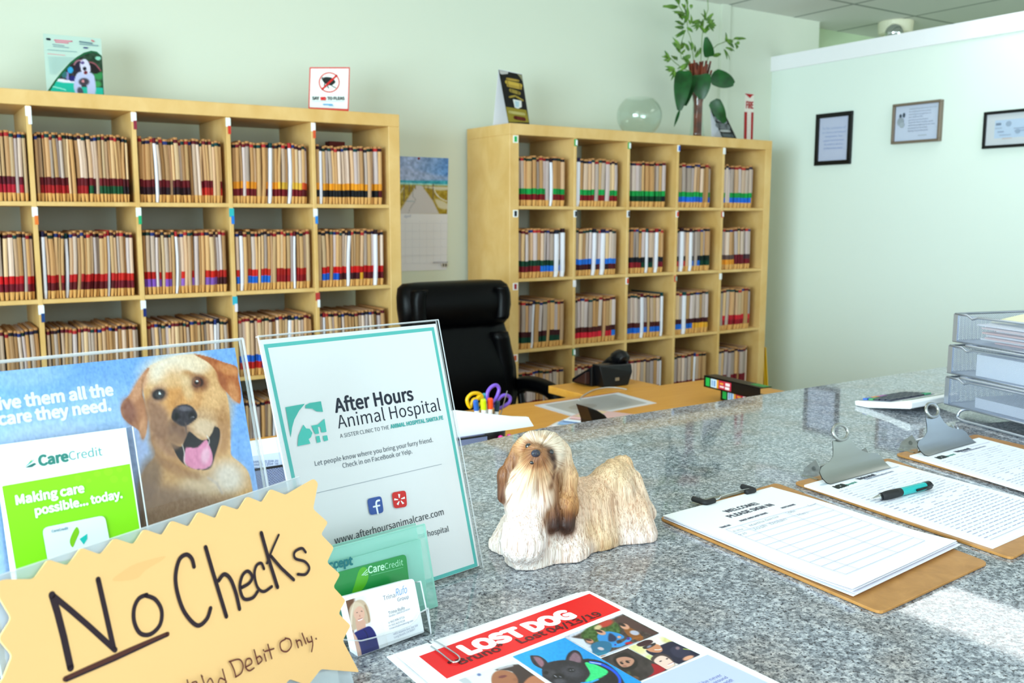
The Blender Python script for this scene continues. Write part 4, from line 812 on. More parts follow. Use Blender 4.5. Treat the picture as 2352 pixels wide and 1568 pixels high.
def scissors(name, lab, loops, col, piv):
    f = np.array([cxp, py0+.012, DZ+.015]); t = thing('scissors', lab, 'scissors', f, 'scissors in the pen cup')
    for lp in loops:
        mb = MB(); mb.tube([dp(*q, .01) for q in smooth_pts(lp, 5)], .0052, 10, closed=True); mb.build('handle', M[col], t, smooth=True)
    mb = MB(); p_ = dp(*piv, .01)
    for sg in (-1, 1): mb.prism([p_+np.array([sg*.008-.005, 0, 0]), p_+np.array([sg*.008+.005, 0, 0]), f+np.array([sg*.004+.001, 0, 0]), f+np.array([sg*.004-.001, 0, 0])], (0, .0015*sg, 0))
    mb.build('blades', M['steel'], t)
scissors('s', 'scissors with purple loop handles standing in the pen cup', [[(1122, 925), (1119, 905), (1127, 890), (1139, 884), (1146, 892), (1143, 906), (1134, 922)], [(1137, 932), (1148, 913), (1160, 907), (1171, 912), (1170, 923), (1160, 931), (1146, 938)]], 'purple', (1132, 940))
scissors('s', 'scissors with yellow loop handles standing in the pen cup', [[(1074, 925), (1074, 914), (1084, 904), (1098, 903), (1107, 910), (1100, 915), (1088, 917), (1083, 926), (1080, 935)], [(1096, 914), (1106, 908), (1107, 922), (1099, 930), (1092, 924)]], 'yellow', (1100, 938))
a = dp(1160, 946, -.06); mb = MB(); mb.ball((a[0], a[1], DZ+.038), .02, 14, sc=(1.2, .8, .9)); mb.ball((a[0]+.014, a[1], DZ+.056), .008, 10); mb.ball((a[0]-.014, a[1], DZ+.056), .008, 10); mb.box(a[0]-.016, a[0]+.016, a[1]-.012, a[1]+.012, DZ+.0003, DZ+.026)
mb.build
tag(mb.build('pencil_sharpener', mat('pink_plastic', 'E22A94', .35), None, (a[0], a[1], DZ), smooth=True), 'small pink animal-shaped sharpener beside the pen cup', 'sharpener')
# fanned magazines
for j in range(6):
    c = onz(1262+j*14, 985-j*3, DZ); ang = .55-.02*j; e_ = np.array([math.cos(ang), math.sin(ang), 0]); f_ = np.array([-e_[1], e_[0], 0]); z = DZ+.0005+.0046*j
    s = Sheet(c-e_*.05-f_*.20+np.array([0, 0, z+.0042-DZ]), e_, f_, .0003); w, h = .14, .21; s.base([(0, 0), (w, 0), (w, h), (0, h)], .0042, ['F2F0EC', 'E6D2D2', 'F0F0EE', '9FB8DC', 'F4F2F0', 'E2B8B4'][j])
    s.rect(.01, w-.01, h-.07, h-.01, ['B8C8B8', 'D88A90', '8EB0D0', '4A78B8', 'C8A0A0', 'E0C8A0'][j])
    tag(s.build('magazine', None, 'print', s.P0), ['white magazine', 'pink magazine', 'pale magazine with blue panel', 'blue magazine', 'white magazine with rosy panel', 'salmon magazine'][j]+', '+['bottom', 'second from bottom', 'third from bottom', 'fourth from bottom', 'second from top', 'top'][j]+' of the fanned pile on the desk', 'magazine', 'magazines fanned on the desk')
# black fin-shaped organizer
yb = -1.95; k_ = [(1350, 934), (1372, 942), (1390, 953), (1403, 970), (1408, 1000)]; Q = [onpl(*q, (0, yb, 0), (0, 1, 0)) for q in k_]; Q = [np.array([Q[0][0]+.028, yb, DZ+.0005])]+Q; Q.append(np.array([Q[-1][0]+.004, yb, DZ+.0005]))
Q.insert(1, onpl(1361, 968, (0, yb, 0), (0, 1, 0))); tag(MB().prism(Q, (0, .05, 0)).build('desk_organizer', M['black'], None, (Q[0][0], yb, DZ), bevel=.004), 'black fin-shaped plastic organizer showing above the granite back edge before the desk pad', 'organizer')
# mesh organizer with papers behind the counter
t = thing('mesh_organizer', 'tall silver mesh paper organizer on the desk behind the counter signs', 'organizer', (-1.25, -2.32, DZ)); x0, x1, y0, y1 = -1.52, -1.035, -2.392, -2.22; zt = 1.032
for q in ((x0, x1, y0, y0+.001), (x0, x1, y1-.001, y1), (x0, x0+.001, y0, y1), (x1-.001, x1, y0, y1)): MB().box(*q, DZ+.0005, zt).build('mesh_side', M['meshblue'], t)
mb = MB(); mb.tube([(x0, y0, zt), (x1, y0, zt), (x1, y1, zt), (x0, y1, zt)], .0018, 8, closed=True); mb.build('rim', M['black'], t)
yp = -2.385; pl = ((0, yp, 0), (0, 1, 0)); out = [(575, 1015), (1050, 943), (1118, 950), (1180, 957), (1214, 958), (1219, 967), (1226, 988)]; Q = [onpl(*q, *pl) for q in out]; zl = zt+.002
Q = Q+[np.array([onpl(1165, 1001, *pl)[0], yp, zl]), np.array([Q[0][0], yp, zl])]; Q[-3][2] = max(Q[-3][2], zl)
mb = MB()
for j in range(3): mb.prism([q+np.array([.0006*j, .008*j, -.002*j if q[2] > zl+.01 else 0]) for q in Q], (0, .0075, 0), ['FBFBFD', 'F6F6FA'][j % 2])
pst = mb.build('paper_stack', M['print'], None, (-1.2, yp, zl)); tag(pst, 'thick stack of white papers lying across the mesh organizer behind the signs', 'paper')
s = Sheet((Q[0][0], yp-.0006, zl), (1, 0, 0), (0, 0, 1), .0003); s.base([s.uv((575, 1048)), s.uv((700, 1030)), s.uv((700, 1072)), s.uv((575, 1092))], .0003, 'D6DEF4'); k = K(560, 840, 5.23)
for tx, a, b in (('The first 1 to 48', (410, 1208), (130, 1218)), ('ss, and the mer', (415, 1160), (110, 1175)), ('re will be there', (408, 1125), (100, 1140))): s.text_px(tx, k(*a), k(*b), col='5A6A9A')
s.stroke_px([k(420, 1232), k(150, 1262)], 1, '8A96BC', False); tag(s.build('printed_page', None, 'print'), 'pale page with upside-down print seen between the two clear sign holders', 'paper')
# ================================================================== signs on the counter
def frame_plane(P0, h, tilt):
    u = np.array([math.cos(h), math.sin(h), 0]); b = np.array([-math.sin(h), math.cos(h), 0]); return u, b*math.sin(tilt)+np.array([0, 0, 1])*math.cos(tilt), b
def clear_slab(poly3, n, th, name, parent, m='acrylic', rim=None):
    MB().prism(poly3, n*th).build(name, M[m], parent)
    if rim:
        mb = MB()
        for i in rim: a, b = poly3[i], poly3[(i+1) % len(poly3)]; mb.tube([a+n*th/2, b+n*th/2], th*.34, 6)
        mb.build('polished_edge', M['edge_green'] if m == 'acrylic_green' else M['edge'], parent)
def drop(s, a, b):
    """point where the edge a->b (sheet px points, going down) meets the counter"""
    p, q = [s.w(s.uv(x)) for x in (a, b)]; f = (CT+.0006-p[2])/(q[2]-p[2]); r = p+(q-p)*f-s.P0; return np.array([r@s.u, r@s.v])
# --- AFTER HOURS sign in a slanted acrylic holder
P0 = np.array([-1.598, -2.992, CT]); u, v, bk = frame_plane(P0, .17, .30); s = Sheet(P0, u, v); k = K(560, 720, 3.136); k4 = K(700, 1150, 3.752)
tr, br = (1001, 743), (1103, 1309); tl, bl = (594, 781), (672, 1165)
d0, d1 = drop(s, tl, bl), drop(s, tr, br)
pap = [d0+np.array([0, .003]), d1+np.array([0, .003]), s.uv(tr), s.uv(tl)]
t = thing('sign_holder', 'slanted clear holder with the white and teal animal hospital sign behind the figurine', 'sign', s.P0)
s.base(pap, .0008, 'F4F3F4')
bo = [k(142, 222), k(1368, 97), k4(1490, 562), None]; TE = '5FC3BC'
L_ = drop(s, k(142, 222), k(330, 1190)); blp = L_+np.array([.004, .0115])
A, B, C_ = s.uv(bo[0]), s.uv(bo[1]), s.uv(bo[2]); D_ = C_+(s.uv(k4(1110, 690))-C_)*(blp[0]-C_[0])/(s.uv(k4(1110, 690))[0]-C_[0])
w_ = .0036
def inset(P, w):
    c = sum(P)/4; return [q+np.array([w if q[0] < c[0] else -w, w if q[1] < c[1] else -w]) for q in P]
bq = [A, B, C_, D_]; ins = inset(bq, w_); h = s.layer()
for i in range(4): s.poly([bq[i], bq[(i+1) % 4], ins[(i+1) % 4], ins[i]], TE, h)
INK = '23283A'
s.text_px('After Hours', k(662, 712), k(1222, 622), col=INK, bold=.011, ysc=1.0); s.text_px('Animal Hospital', k(681, 828), k(1420, 697), col=INK, ysc=1.0)
s.text_px('A SISTER CLINIC TO THE', k(695, 896), k(1047, 831), col='4A5260'); s.text_px('ANIMAL HOSPITAL SANTA FE', k(1058, 827), k(1435, 761), col='55B8B4', bold=.02)
s.text_px('Let people know where you bring your furry friend.', k(513, 1097), k(1362, 923), col='5A606C', ysc=1.0); s.text_px('Check in on FaceBook or Yelp.', k(712, 1112), k(1213, 1006), col='5A606C', ysc=1.0)
s.stroke_px([k(525, 1292), k(1422, 1084)], .9, 'A8AEB8', False)
s.text_px('www.afterhoursanimalcare.com', k4(258, 372), k4(1197, 118), col='2A2E38', ysc=1.0); s.text_px('#afterhoursanimalhospital', k4(600, 418), k4(1240, 262), col='3A3E48', ysc=1.0)
for P in ([(297, 675), (437, 650), (395, 700), (360, 765), (345, 820), (335, 895)], [(442, 660), (470, 645), (552, 632), (567, 708), (520, 705), (490, 685), (440, 682)], [(483, 808), (530, 800), (577, 757), (592, 852), (555, 857), (548, 815), (530, 817), (538, 865), (510, 868)],
          [(383, 955), (390, 880), (425, 800), (445, 828), (470, 830), (490, 860), (480, 890), (463, 905), (476, 936)], [(515, 885), (540, 880), (550, 925), (522, 932)], [(565, 882), (595, 877), (603, 913), (573, 920)]): s.poly_px([k(*q) for q in P], '4FBDB0')
fq = round_poly([s.uv(k(*q)) for q in ((882, 1335), (985, 1313), (1003, 1432), (902, 1453))], .0035); s.poly(fq, '34549E')
s.stroke_px([k(970, 1345), k(952, 1352), k(948, 1375), k(960, 1440)], 4.2, 'F2F6FA', True); s.stroke_px([k(928, 1392), k(972, 1382)], 3.6, 'F2F6FA', False)
rq = round_poly([s.uv(k(*q)) for q in ((1058, 1290), (1160, 1273), (1170, 1390), (1075, 1405))], .0035); s.poly(rq, 'D22A28'); yc_ = (1115, 1340)
for a in (-1.75, -.45, .75, 1.9, 3.1):
    p = [(yc_[0]+math.cos(a)*12+math.cos(a+1.57)*3, yc_[1]+math.sin(a)*12+math.sin(a+1.57)*3), (yc_[0]+math.cos(a)*38+math.cos(a+1.57)*11, yc_[1]+math.sin(a)*38+math.sin(a+1.57)*11), (yc_[0]+math.cos(a)*42+math.cos(a-1.57)*4, yc_[1]+math.sin(a)*42+math.sin(a-1.57)*4), (yc_[0]+math.cos(a)*12+math.cos(a-1.57)*3, yc_[1]+math.sin(a)*12+math.sin(a-1.57)*3)]
    s.poly_px([k(*q) for q in p], 'FAF4F2')
s.build('printed_sign', t, 'print')
o3 = [s.w(q) for q in (d0+np.array([-.002, 0]), d1+np.array([.003, 0]), s.uv((1004, 735)), s.uv((590, 773)))]; clear_slab([p+s.n*.001 for p in o3], s.n, .002, 'front_panel', t, rim=(1, 2, 3)); clear_slab([p-s.n*.001 for p in o3], -s.n, .002, 'back_panel', t, rim=(1, 2))
ft = [o3[0]-s.n*.004, o3[1]-s.n*.004]; ft = [np.array([p[0], p[1], CT+.0004]) for p in ft]; clear_slab([ft[0], ft[1], ft[1]+bk*.075, ft[0]+bk*.075], np.array([0, 0, 1.]), .0025, 'foot', t)

# --- dog brochure holder
P0 = np.array([-1.63, -3.066, CT]); u, v, bk = frame_plane(P0, .19, .27); s = Sheet(P0, u, v); k = K(0, 740, 3.136)
tr, br, tl = (539, 798), (593, 1121), (-70, 860); dR = drop(s, tr, br); dL = dR+np.array([s.uv(tl)[0]-s.uv(tr)[0]-.004, 0]); dL[1] = -dL[0]*0+dR[1]
t = thing('brochure_holder', 'clear acrylic holder with a labrador picture on blue, left foreground', 'holder', s.w(dR)*np.array([1, 1, 0])+np.array([0, 0, CT]))
pq = [s.uv(tl), s.uv(tr), dR+np.array([-.001, .028]), dL+np.array([0, .028])]; s.base([pq[3], pq[2], pq[1], pq[0]], .0008, 'DDE6F2')
def labrador(X, Y):
    x = X*3.136; y = (Y-740)*3.136; p = Paint(x, y, '7FBDF2'); p.grad((0, 350), '86C2F0', (900, 1300), 'B0C8F6')
    p.poly([(-300, 300), (900, 150), (1800, 100), (1900, 700), (1800, 1300), (1500, 900), (1000, 500), (300, 500)], '6FA6EA', 300, .8); p.ell(200, 380, 260, 90, 'A8CFF2', -.1, 1.2, .7); p.ell(650, 520, 120, 60, 'A6CCF4', 0, 1.2, .6); p.ell(300, 820, 400, 120, 'C4D6FA', -.1, 1.2, .7); p.ell(980, 900, 90, 200, 'B9C4EE', 0, 1, .7)
    p.poly([(1060, 330), (1180, 270), (1300, 235), (1400, 230), (1480, 255), (1560, 330), (1605, 430), (1642, 560), (1656, 700), (1662, 900), (1670, 960), (1730, 1010), (1790, 1080), (1818, 1200), (1830, 1330), (1850, 1600), (1040, 1600), (1020, 1420), (998, 1250), (1010, 1120), (1060, 1030), (1118, 950), (1090, 850), (1078, 720), (1050, 600), (1030, 470)], 'E0AA70', 10)
    p.ell(1240, 330, 210, 110, 'FBE8D2', -.2, 1.1); p.ell(1400, 300, 120, 70, 'F8DEBE', 0, 1, .8); p.ell(1290, 560, 110, 200, 'E09C58', -.25, 1.1); p.ell(1440, 540, 110, 60, 'E0A266', 0, 1, .7); p.ell(1560, 620, 110, 180, 'EAB67E', 0, 1, .8)
    p.poly([(1050, 560), (1120, 560), (1200, 640), (1230, 760), (1220, 860), (1290, 980), (1200, 960), (1120, 880), (1085, 760)], 'AE7A58', 70, .9); p.ell(1130, 760, 60, 140, 'B98866', 0, 1, .8); p.ell(1560, 800, 90, 160, 'C8905C', 0, .9, .8)
    p.poly([(1060, 330), (1000, 410), (940, 510), (875, 590), (878, 670), (930, 730), (1000, 780), (1025, 842), (1052, 800), (1064, 700), (1048, 600), (1022, 500), (1040, 410), (1075, 340)], 'B5744C', 8); p.ell(1000, 470, 40, 120, 'E0A27C', .5, 1, .8); p.ell(930, 640, 50, 90, '8C523E', -.3, 1, .9); p.ell(1030, 760, 26, 80, 'D49468', 0, .9)
    p.poly([(1400, 230), (1500, 248), (1620, 290), (1706, 322), (1716, 400), (1736, 500), (1731, 583), (1690, 562), (1630, 500), (1585, 440), (1560, 360), (1500, 290)], 'B4602C', 8); p.ell(1640, 340, 80, 34, 'DA8C50', .3, 1, .9); p.ell(1680, 500, 34, 80, 'D88E58', -.3, .9, .9); p.ell(1600, 420, 26, 80, 'A4552A', -.4, 1, .8)
    p.line([(1030, 400), (1022, 500), (1048, 610), (1066, 700)], 14, 'A8704A', 16, .7)
    p.ell(1360, 385, 55, 34, 'C08046', .4, 1, .9); p.ell(1150, 470, 60, 26, 'D8A47C', -.4, 1, .8)
    p.ell(1425, 435, 74, 60, '8A5230', .3, .8); p.ell(1422, 432, 44, 38, '3A1A12', .2, .4); p.ell(1418, 432, 30, 30, '6A3420', 0, .4); p.ell(1416, 430, 16, 16, '12080A', 0, .4); p.ell(1419, 424, 8, 8, 'F6F0F0', 0, .4)
    p.ell(1145, 520, 62, 50, '8A6450', -.3, .7); p.ell(1143, 518, 46, 36, '241A1C', -.3, .4); p.ell(1148, 522, 28, 26, '3E3A3E', 0, .5); p.ell(1150, 512, 9, 8, 'E8F0F2', 0, .5)
    p.ell(1410, 740, 190, 120, 'D0A47A', .1, .9); p.ell(1290, 790, 80, 70, '8E6650', .2, .9, .9); p.ell(1480, 760, 90, 60, 'E2C09E', .3, .9)
    p.poly([(1235, 690), (1250, 625), (1300, 592), (1360, 595), (1405, 630), (1420, 680), (1390, 715), (1330, 750), (1270, 730)], '332C36', 10); p.ell(1330, 620, 50, 18, '6A6470', .05, .9, .9); p.ell(1268, 680, 24, 30, '141014', .3, .6); p.ell(1385, 672, 28, 28, '1C161C', -.3, .6); p.line([(1372, 690), (1396, 684)], 7, 'C8C6D0', 6, .8); p.line([(1338, 730), (1340, 780), (1346, 800)], 10, '5A4440', 10, .8)
    p.poly([(1225, 700), (1300, 750), (1338, 800), (1322, 862), (1250, 865), (1205, 800)], '86604A', 34, .85); p.poly([(1062, 575), (1130, 590), (1200, 670), (1215, 800), (1150, 840), (1085, 760)], '9C6E52', 60, .8); p.ell(1610, 760, 44, 170, 'B98352', 0, .9, .85); p.ell(1280, 420, 120, 50, 'E8BE8C', -.2, 1, .6); p.line([(1330, 470), (1290, 540), (1262, 600)], 30, 'C98A50', 40, .7); p.line([(1440, 480), (1440, 560), (1415, 620)], 26, 'C98A50', 40, .6)
    p.noise(.05, 12); p.poly([(1232, 868), (1300, 895), (1330, 850), (1352, 800), (1372, 790), (1420, 830), (1465, 850), (1500, 835), (1530, 790), (1545, 752), (1575, 762), (1586, 800), (1575, 870), (1548, 960), (1520, 1045), (1440, 1062), (1345, 1035), (1290, 985), (1252, 915)], '120C0E', 8)
    p.poly([(1332, 935), (1345, 900), (1410, 905), (1440, 885), (1485, 845), (1505, 880), (1530, 950), (1526, 1020), (1480, 1052), (1400, 1056), (1338, 1025), (1322, 985)], 'EC90B4', 8); p.line([(1415, 900), (1422, 960), (1420, 1000)], 8, 'D87CA0', 10, .8); p.ell(1480, 960, 30, 60, 'F8C2D6', .2, 1, .8)
    p.line([(1312, 880), (1328, 940), (1328, 1005), (1350, 1040)], 8, 'E6DCD4', 5, .8); p.line([(1490, 815), (1508, 850), (1500, 880)], 8, 'E8E0D8', 5, .8); p.line([(1520, 1050), (1560, 960), (1592, 860), (1588, 780)], 10, 'C89870', 10, .7)
    p.poly([(1130, 960), (1290, 1000), (1400, 1085), (1520, 1075), (1620, 1000), (1640, 1080), (1500, 1150), (1320, 1130), (1180, 1050)], 'BE8650', 60, .85); p.ell(1640, 1120, 120, 120, 'F2E2D6', 0, 1.2, .9); p.ell(1430, 1200, 140, 110, 'E6CBB0', 0, 1.2, .7); p.ell(1080, 1120, 80, 160, '8C6A50', .2, 1, .85); p.poly([(1000, 1200), (1200, 1180), (1500, 1250), (1700, 1290), (1700, 1600), (1000, 1600)], '9A7660', 120, .8)
    p.line([(1500, 1120), (1560, 1160), (1600, 1230)], 16, 'CDB8B0', 20, .7); p.ell(1250, 860, 60, 60, 'A87C5C', 0, .9, .8); p.line([(1090, 850), (1130, 960), (1260, 1050), (1420, 1110)], 46, 'A8744A', 60, .6); p.ell(1350, 470, 40, 90, 'F2CFA0', -.2, 1, .6); p.noise(.07, 9, 1, .5); p.noise(.05, 22); return p.out()
s.picture(pq, 350, 235, labrador)
s.text_px('Give them all the', k(-92, 640), k(815, 522), col='F7FCFF', bold=.02, ysc=1.0); s.text_px('care they need.', k(-5, 740), k(797, 632), col='F7FCFF', bold=.02, ysc=1.0)
s.build('picture', t, 'gloss')
o = [dL+np.array([-.004, 0]), s.uv((553, 778))*np.array([0, 0])+drop(s, (556, 778), (618, 1150)), s.uv((554, 779)), s.uv((-75, 838))]; o3 = [s.w(q) for q in o]
clear_slab([p+s.n*.0012 for p in o3], s.n, .003, 'front_panel', t, rim=(1, 2)); clear_slab([p-s.n*.0012 for p in o3], -s.n, .003, 'back_panel', t, rim=(1, 2)); ft = [np.array([*p[:2], CT+.0004]) for p in o3[:2]]; clear_slab([ft[0], ft[1], ft[1]+bk*.08, ft[0]+bk*.08], np.array([0, 0, 1.]), .0025, 'foot', t)
th = .012; z0 = s.P0+s.n*.004
f = Sheet(z0+s.n*th, u, v); q0, q1, q2 = f.uv((-6, 1022)), f.uv((289, 982)), f.uv((322, 1201)); e_ = (q2-q1)/np.linalg.norm(q2-q1)
bq = [q0, q1, q1+e_*.205, q0+e_*.205]; lim = f.w(bq[2])[2]
if lim < CT+.004:
    sc = (f.w(q1)[2]-CT-.004)/(f.w(q1)[2]-lim); bq[2] = q1+e_*.205*sc; bq[3] = q0+e_*.205*sc
tb = thing('brochure', 'white and lime green financing brochures in the clear pocket before the labrador', 'brochure', f.w(bq[2]))
f.base([bq[3], bq[2], bq[1], bq[0]], th-.001, 'F6FCFA')
gt = [f.uv(k(12, 1180)), f.uv(k(935, 1018))]; f.poly([gt[0], gt[1], bq[2]+np.array([-.001, 0]), bq[3]+np.array([.004, 0])], '86DB0C')
for (a, b, r) in ((700, 1090, 26), (780, 1075, 34), (860, 1060, 22), (560, 1120, 24), (820, 1130, 30), (900, 1130, 24), (640, 1140, 18)): f.poly([f.uv(k(a+r*math.cos(q), b+r*.9*math.sin(q))) for q in np.linspace(0, 2*PI, 14)[:-1]], '8EE016', f.k*f.step+.00005)
f.text_px('Care', k(285, 1033), k(492, 997), col='2F7F74', bold=.02); f.text_px('Credit', k(500, 993), k(738, 957), col='4A9A9A', bold=-.01)
for P, c_ in (([(175, 1045), (215, 1005), (250, 985), (225, 1010)], '2FA8A0'), ([(200, 1035), (245, 1012), (262, 1020), (230, 1042), (180, 1048)], '1E6A64'), ([(205, 1010), (235, 980), (222, 1003)], '9ACC2A')): f.poly_px([k(*q) for q in P], c_)
f.text_px('Making care', k(118, 1312), k(604, 1222), col='F8FFF0', bold=.018, ysc=1.0); f.text_px('possible... today.', k(256, 1388), k(878, 1262), col='F8FFF0', bold=.018, ysc=1.0)
cq = round_poly([f.uv(k(*q)) for q in ((300, 1480), (752, 1388), (800, 1640), (345, 1740))], .004); f.poly(cq, 'E2E6EA'); f.poly([f.uv(k(*q)) for q in smooth_pts([(500, 1568), (545, 1475), (568, 1510), (545, 1568), (520, 1620)], 4)], '7CC010'); f.poly([f.uv(k(*q)) for q in ((570, 1560), (625, 1522), (625, 1560), (600, 1600))], '12B8AC')
f.text_px('CareCredit', k(370, 1513), k(487, 1490), col='6FA6B4', bold=.01)
f.build('printed_cover', tb, 'print')
pk = [f.w(q, .0015) for q in (bq[3], bq[2]+np.array([.003, 0]), bq[1]+e_*.09+np.array([.003, 0]), bq[0]+e_*.09)]; clear_slab(pk, f.n, .002, 'pocket', t, rim=(1,))
rb = [f.w(q, .0015) for q in (bq[2]+np.array([.0035, 0]), bq[1]+np.array([.0035, 0]))]; clear_slab([rb[0], rb[1], rb[1]-f.n*(th+.003), rb[0]-f.n*(th+.003)], f.u, .0015, 'pocket_side', t, rim=(0,))

# --- green tinted card holder
P0 = np.array([-1.585, -3.030, CT]); u, v, bk = frame_plane(P0, .15, .20); s = Sheet(P0, u, v); k = k4
tr, br = k(1020, 200), k(1128, 880); dR = drop(s, tr, br); dL = dR+np.array([-.105, 0]); tl = s.uv(tr)+np.array([-.105, 0])
t = thing('card_holder', 'green tinted clear holder with a green credit card, before the hospital sign', 'holder', s.w(dR))
Q3 = [s.w(q) for q in (dL, dR, s.uv(tr), tl)]; clear_slab(Q3, s.n, .003, 'back_plate', t, 'acrylic_green', rim=(1, 2)); clear_slab([p-s.n*.012 for p in Q3], -s.n, .002, 'rear_plate', t, 'acrylic_green', rim=(1, 2)); clear_slab([Q3[0], Q3[1], Q3[1]-s.n*.012, Q3[0]-s.n*.012], s.v, .002, 'base_plate', t, 'acrylic_green')
mg = [s.w(q, .0034) for q in (dL+np.array([.008, .006]), dR+np.array([-.012, .006]), s.uv(k(968, 330)), tl+np.array([.008, -.012]))]; clear_slab(mg, s.n, .0018, 'raised_panel', t, 'acrylic_green', rim=(1, 2))
f = Sheet(s.P0+s.n*.006, u, v); f.text_px('We Accept', k(15, 630), k(412, 547), col='1F6E72', bold=.02)
f.build('lettering', t, 'print')
f = Sheet(s.P0+s.n*.0062, u, v); cq = round_poly([f.uv(k(*q)) for q in ((240, 628), (872, 458), (905, 740), (285, 900))], .004); f.base(cq, .0008, '17863C')
f.poly_px([k(*q) for q in smooth_pts([(470, 595), (520, 570), (548, 620), (540, 690), (490, 770), (410, 800), (430, 720)], 4)], '4FA81A'); f.text_px('Care', k(548, 625), k(685, 592), col='B8E8C8', bold=.01); f.text_px('Credit', k(690, 590), k(848, 552), col='9ADAB4', bold=-.01); f.stroke_px([k(572, 642), k(845, 572)], .8, '6CC08A', False)
for a in ((490, 640, 535, 590), (500, 640, 540, 610), (515, 640, 540, 632)): f.stroke_px([k(a[0], a[1]), k(a[2], a[3])], 1.6, 'B8E8C8', False)
cc_ = f.build('credit_card', None, 'gloss', f.w(cq[0])); tag(cc_, 'green plastic credit card with leaf logo held in the green tinted holder', 'card')

# --- business cards in a small clear holder
P0 = np.array([-1.593, -3.066, CT]); u, v, bk = frame_plane(P0, .10, .36); s = Sheet(P0+np.array([0, 0, .0]), u, v)
qs = [k(458, 1345), k(1030, 1130), k(938, 655), k(345, 822)]; cq = [s.uv(q) for q in qs]; lo = min(s.w(q)[2] for q in cq)
if lo < CT+.002: s.P0 = s.P0+np.array([0, 0, CT+.003-lo]); cq = [s.uv(q) for q in qs]
cq = [cq[0], cq[1], cq[2]-np.array([.0, .001]), cq[3]]
tc = thing('business_card', 'white business cards with a blonde woman portrait, stacked in the clear holder', 'card', s.w(cq[1])); s.base(round_poly(cq, [.001, .001, .004, .001]), .012, 'F3F4FA')
def woman(X, Y):
    x = (X-700)*3.752; y = (Y-1150)*3.752; p = Paint(x, y, 'E9E6E8'); p.poly([(250, 820), (420, 780), (400, 1300), (300, 1400)], '6E4A36', 30); p.noise(.05, 40); p.poly([(520, 700), (700, 700), (700, 1300), (600, 1200), (540, 900)], 'EFEFF4', 60)
    p.poly([(440, 860), (500, 855), (545, 910), (565, 1000), (565, 1040), (530, 1060), (500, 1040), (470, 1090), (400, 1110), (385, 1000), (388, 920)], 'C6AE94', 12); p.line([(430, 880), (405, 960), (400, 1060)], 16, 'E6D6C4', 12, .9); p.line([(520, 900), (548, 980), (555, 1040)], 14, '9A7A5C', 12, .8)
    p.poly([(440, 1020), (520, 1030), (530, 1110), (600, 1130), (640, 1260), (660, 1350), (470, 1400), (420, 1250), (450, 1130)], 'D2A48E', 10)
    p.poly([(425, 1140), (500, 1100), (560, 1080), (605, 1130), (625, 1200), (650, 1320), (640, 1420), (490, 1420), (470, 1260), (440, 1180)], '1A1C66', 8); p.line([(510, 1110), (540, 1160), (535, 1240)], 10, '101048', 8); p.poly([(385, 1160), (425, 1140), (470, 1230), (490, 1350), (430, 1380), (390, 1250)], 'DDB09C', 10)
    p.ell(468, 970, 48, 66, 'DDAC96', -.15, .3); p.poly([(425, 880), (480, 880), (510, 920), (470, 905), (430, 940), (415, 980)], 'D6C0A6', 14); p.ell(450, 962, 7, 4, '3A2A2A', 0, .6); p.ell(490, 950, 7, 4, '3A2A2A', 0, .6); p.line([(462, 1030), (480, 1026), (496, 1014)], 9, 'F6E8E6', 5); p.line([(460, 1022), (480, 1016), (498, 1006)], 4, 'A04A4A', 3); p.ell(474, 990, 6, 10, 'C48A78', 0, 1); return p.out()
s.picture([s.uv(k(352, 862)), s.uv(k(612, 780)), s.uv(k(720, 1245)), s.uv(k(458, 1340))], 60, 90, woman)
s.text_px('Trina', k(678, 858), k(780, 828), col='6E7484'); s.text_px('Rufo', k(786, 822), k(886, 790), col='6E9AD0', shear=.35, ysc=1.5); s.text_px('Group', k(800, 868), k(897, 838), col='6E7484')
s.text_px('Trina Rufo', k(722, 980), k(862, 932), col='4A4E5C'); s.text_px('Realtor | BRE#01874549', k(726, 1003), k(905, 938), col='6A6E7C'); s.text_px('o 562.896.9716', k(720, 1058), k(858, 1008), col='5A5E6C'); s.text_px('m 562.423.9134', k(724, 1085), k(862, 1038), col='5A5E6C'); s.text_px('trinarufo@nrealiving.com', k(728, 1110), k(932, 1036), col='4A4E6C')
s.text_px('4401 Atlantic Ave, Ste 100', k(762, 1158), k(972, 1078), col='8A8EAC'); s.text_px('Long Beach, CA 90807', k(768, 1184), k(948, 1112), col='8A8EAC'); s.build('printed_card', tc, 'print')
hp = Sheet(s.P0+s.n*.003, u, v); wv = [k(330, 1195), k(480, 1205), k(640, 1165), k(780, 1125), (k(900, 1075)), k(955, 1020), k(985, 965), k(1058, 925)]
t = thing('business_card_holder', 'small clear acrylic business card holder with a wavy front before the green holder', 'holder', P0+u*.05); e0, e1 = drop(hp, k(1058, 925), k(1085, 1170)), drop(hp, k(330, 1195), k(430, 1400))
fp = [hp.w(q) for q in [e1, e0]+[hp.uv(q) for q in wv[::-1]]]; clear_slab(fp, hp.n, .002, 'front_panel', t, rim=tuple(range(1, 9)))
mb = MB(); b0, b1 = hp.w(e1), hp.w(e0); MB().prism([b0, b1, b1+bk*.04, b0+bk*.04], (0, 0, .0025)).build('base_plate', M['acrylic'], t); sd = [b1, b1+bk*.04, b1+bk*.04+hp.v*.03, b1+hp.v*.045]; clear_slab(sd, hp.u, .002, 'side_panel', t, rim=(0, 1, 2, 3))

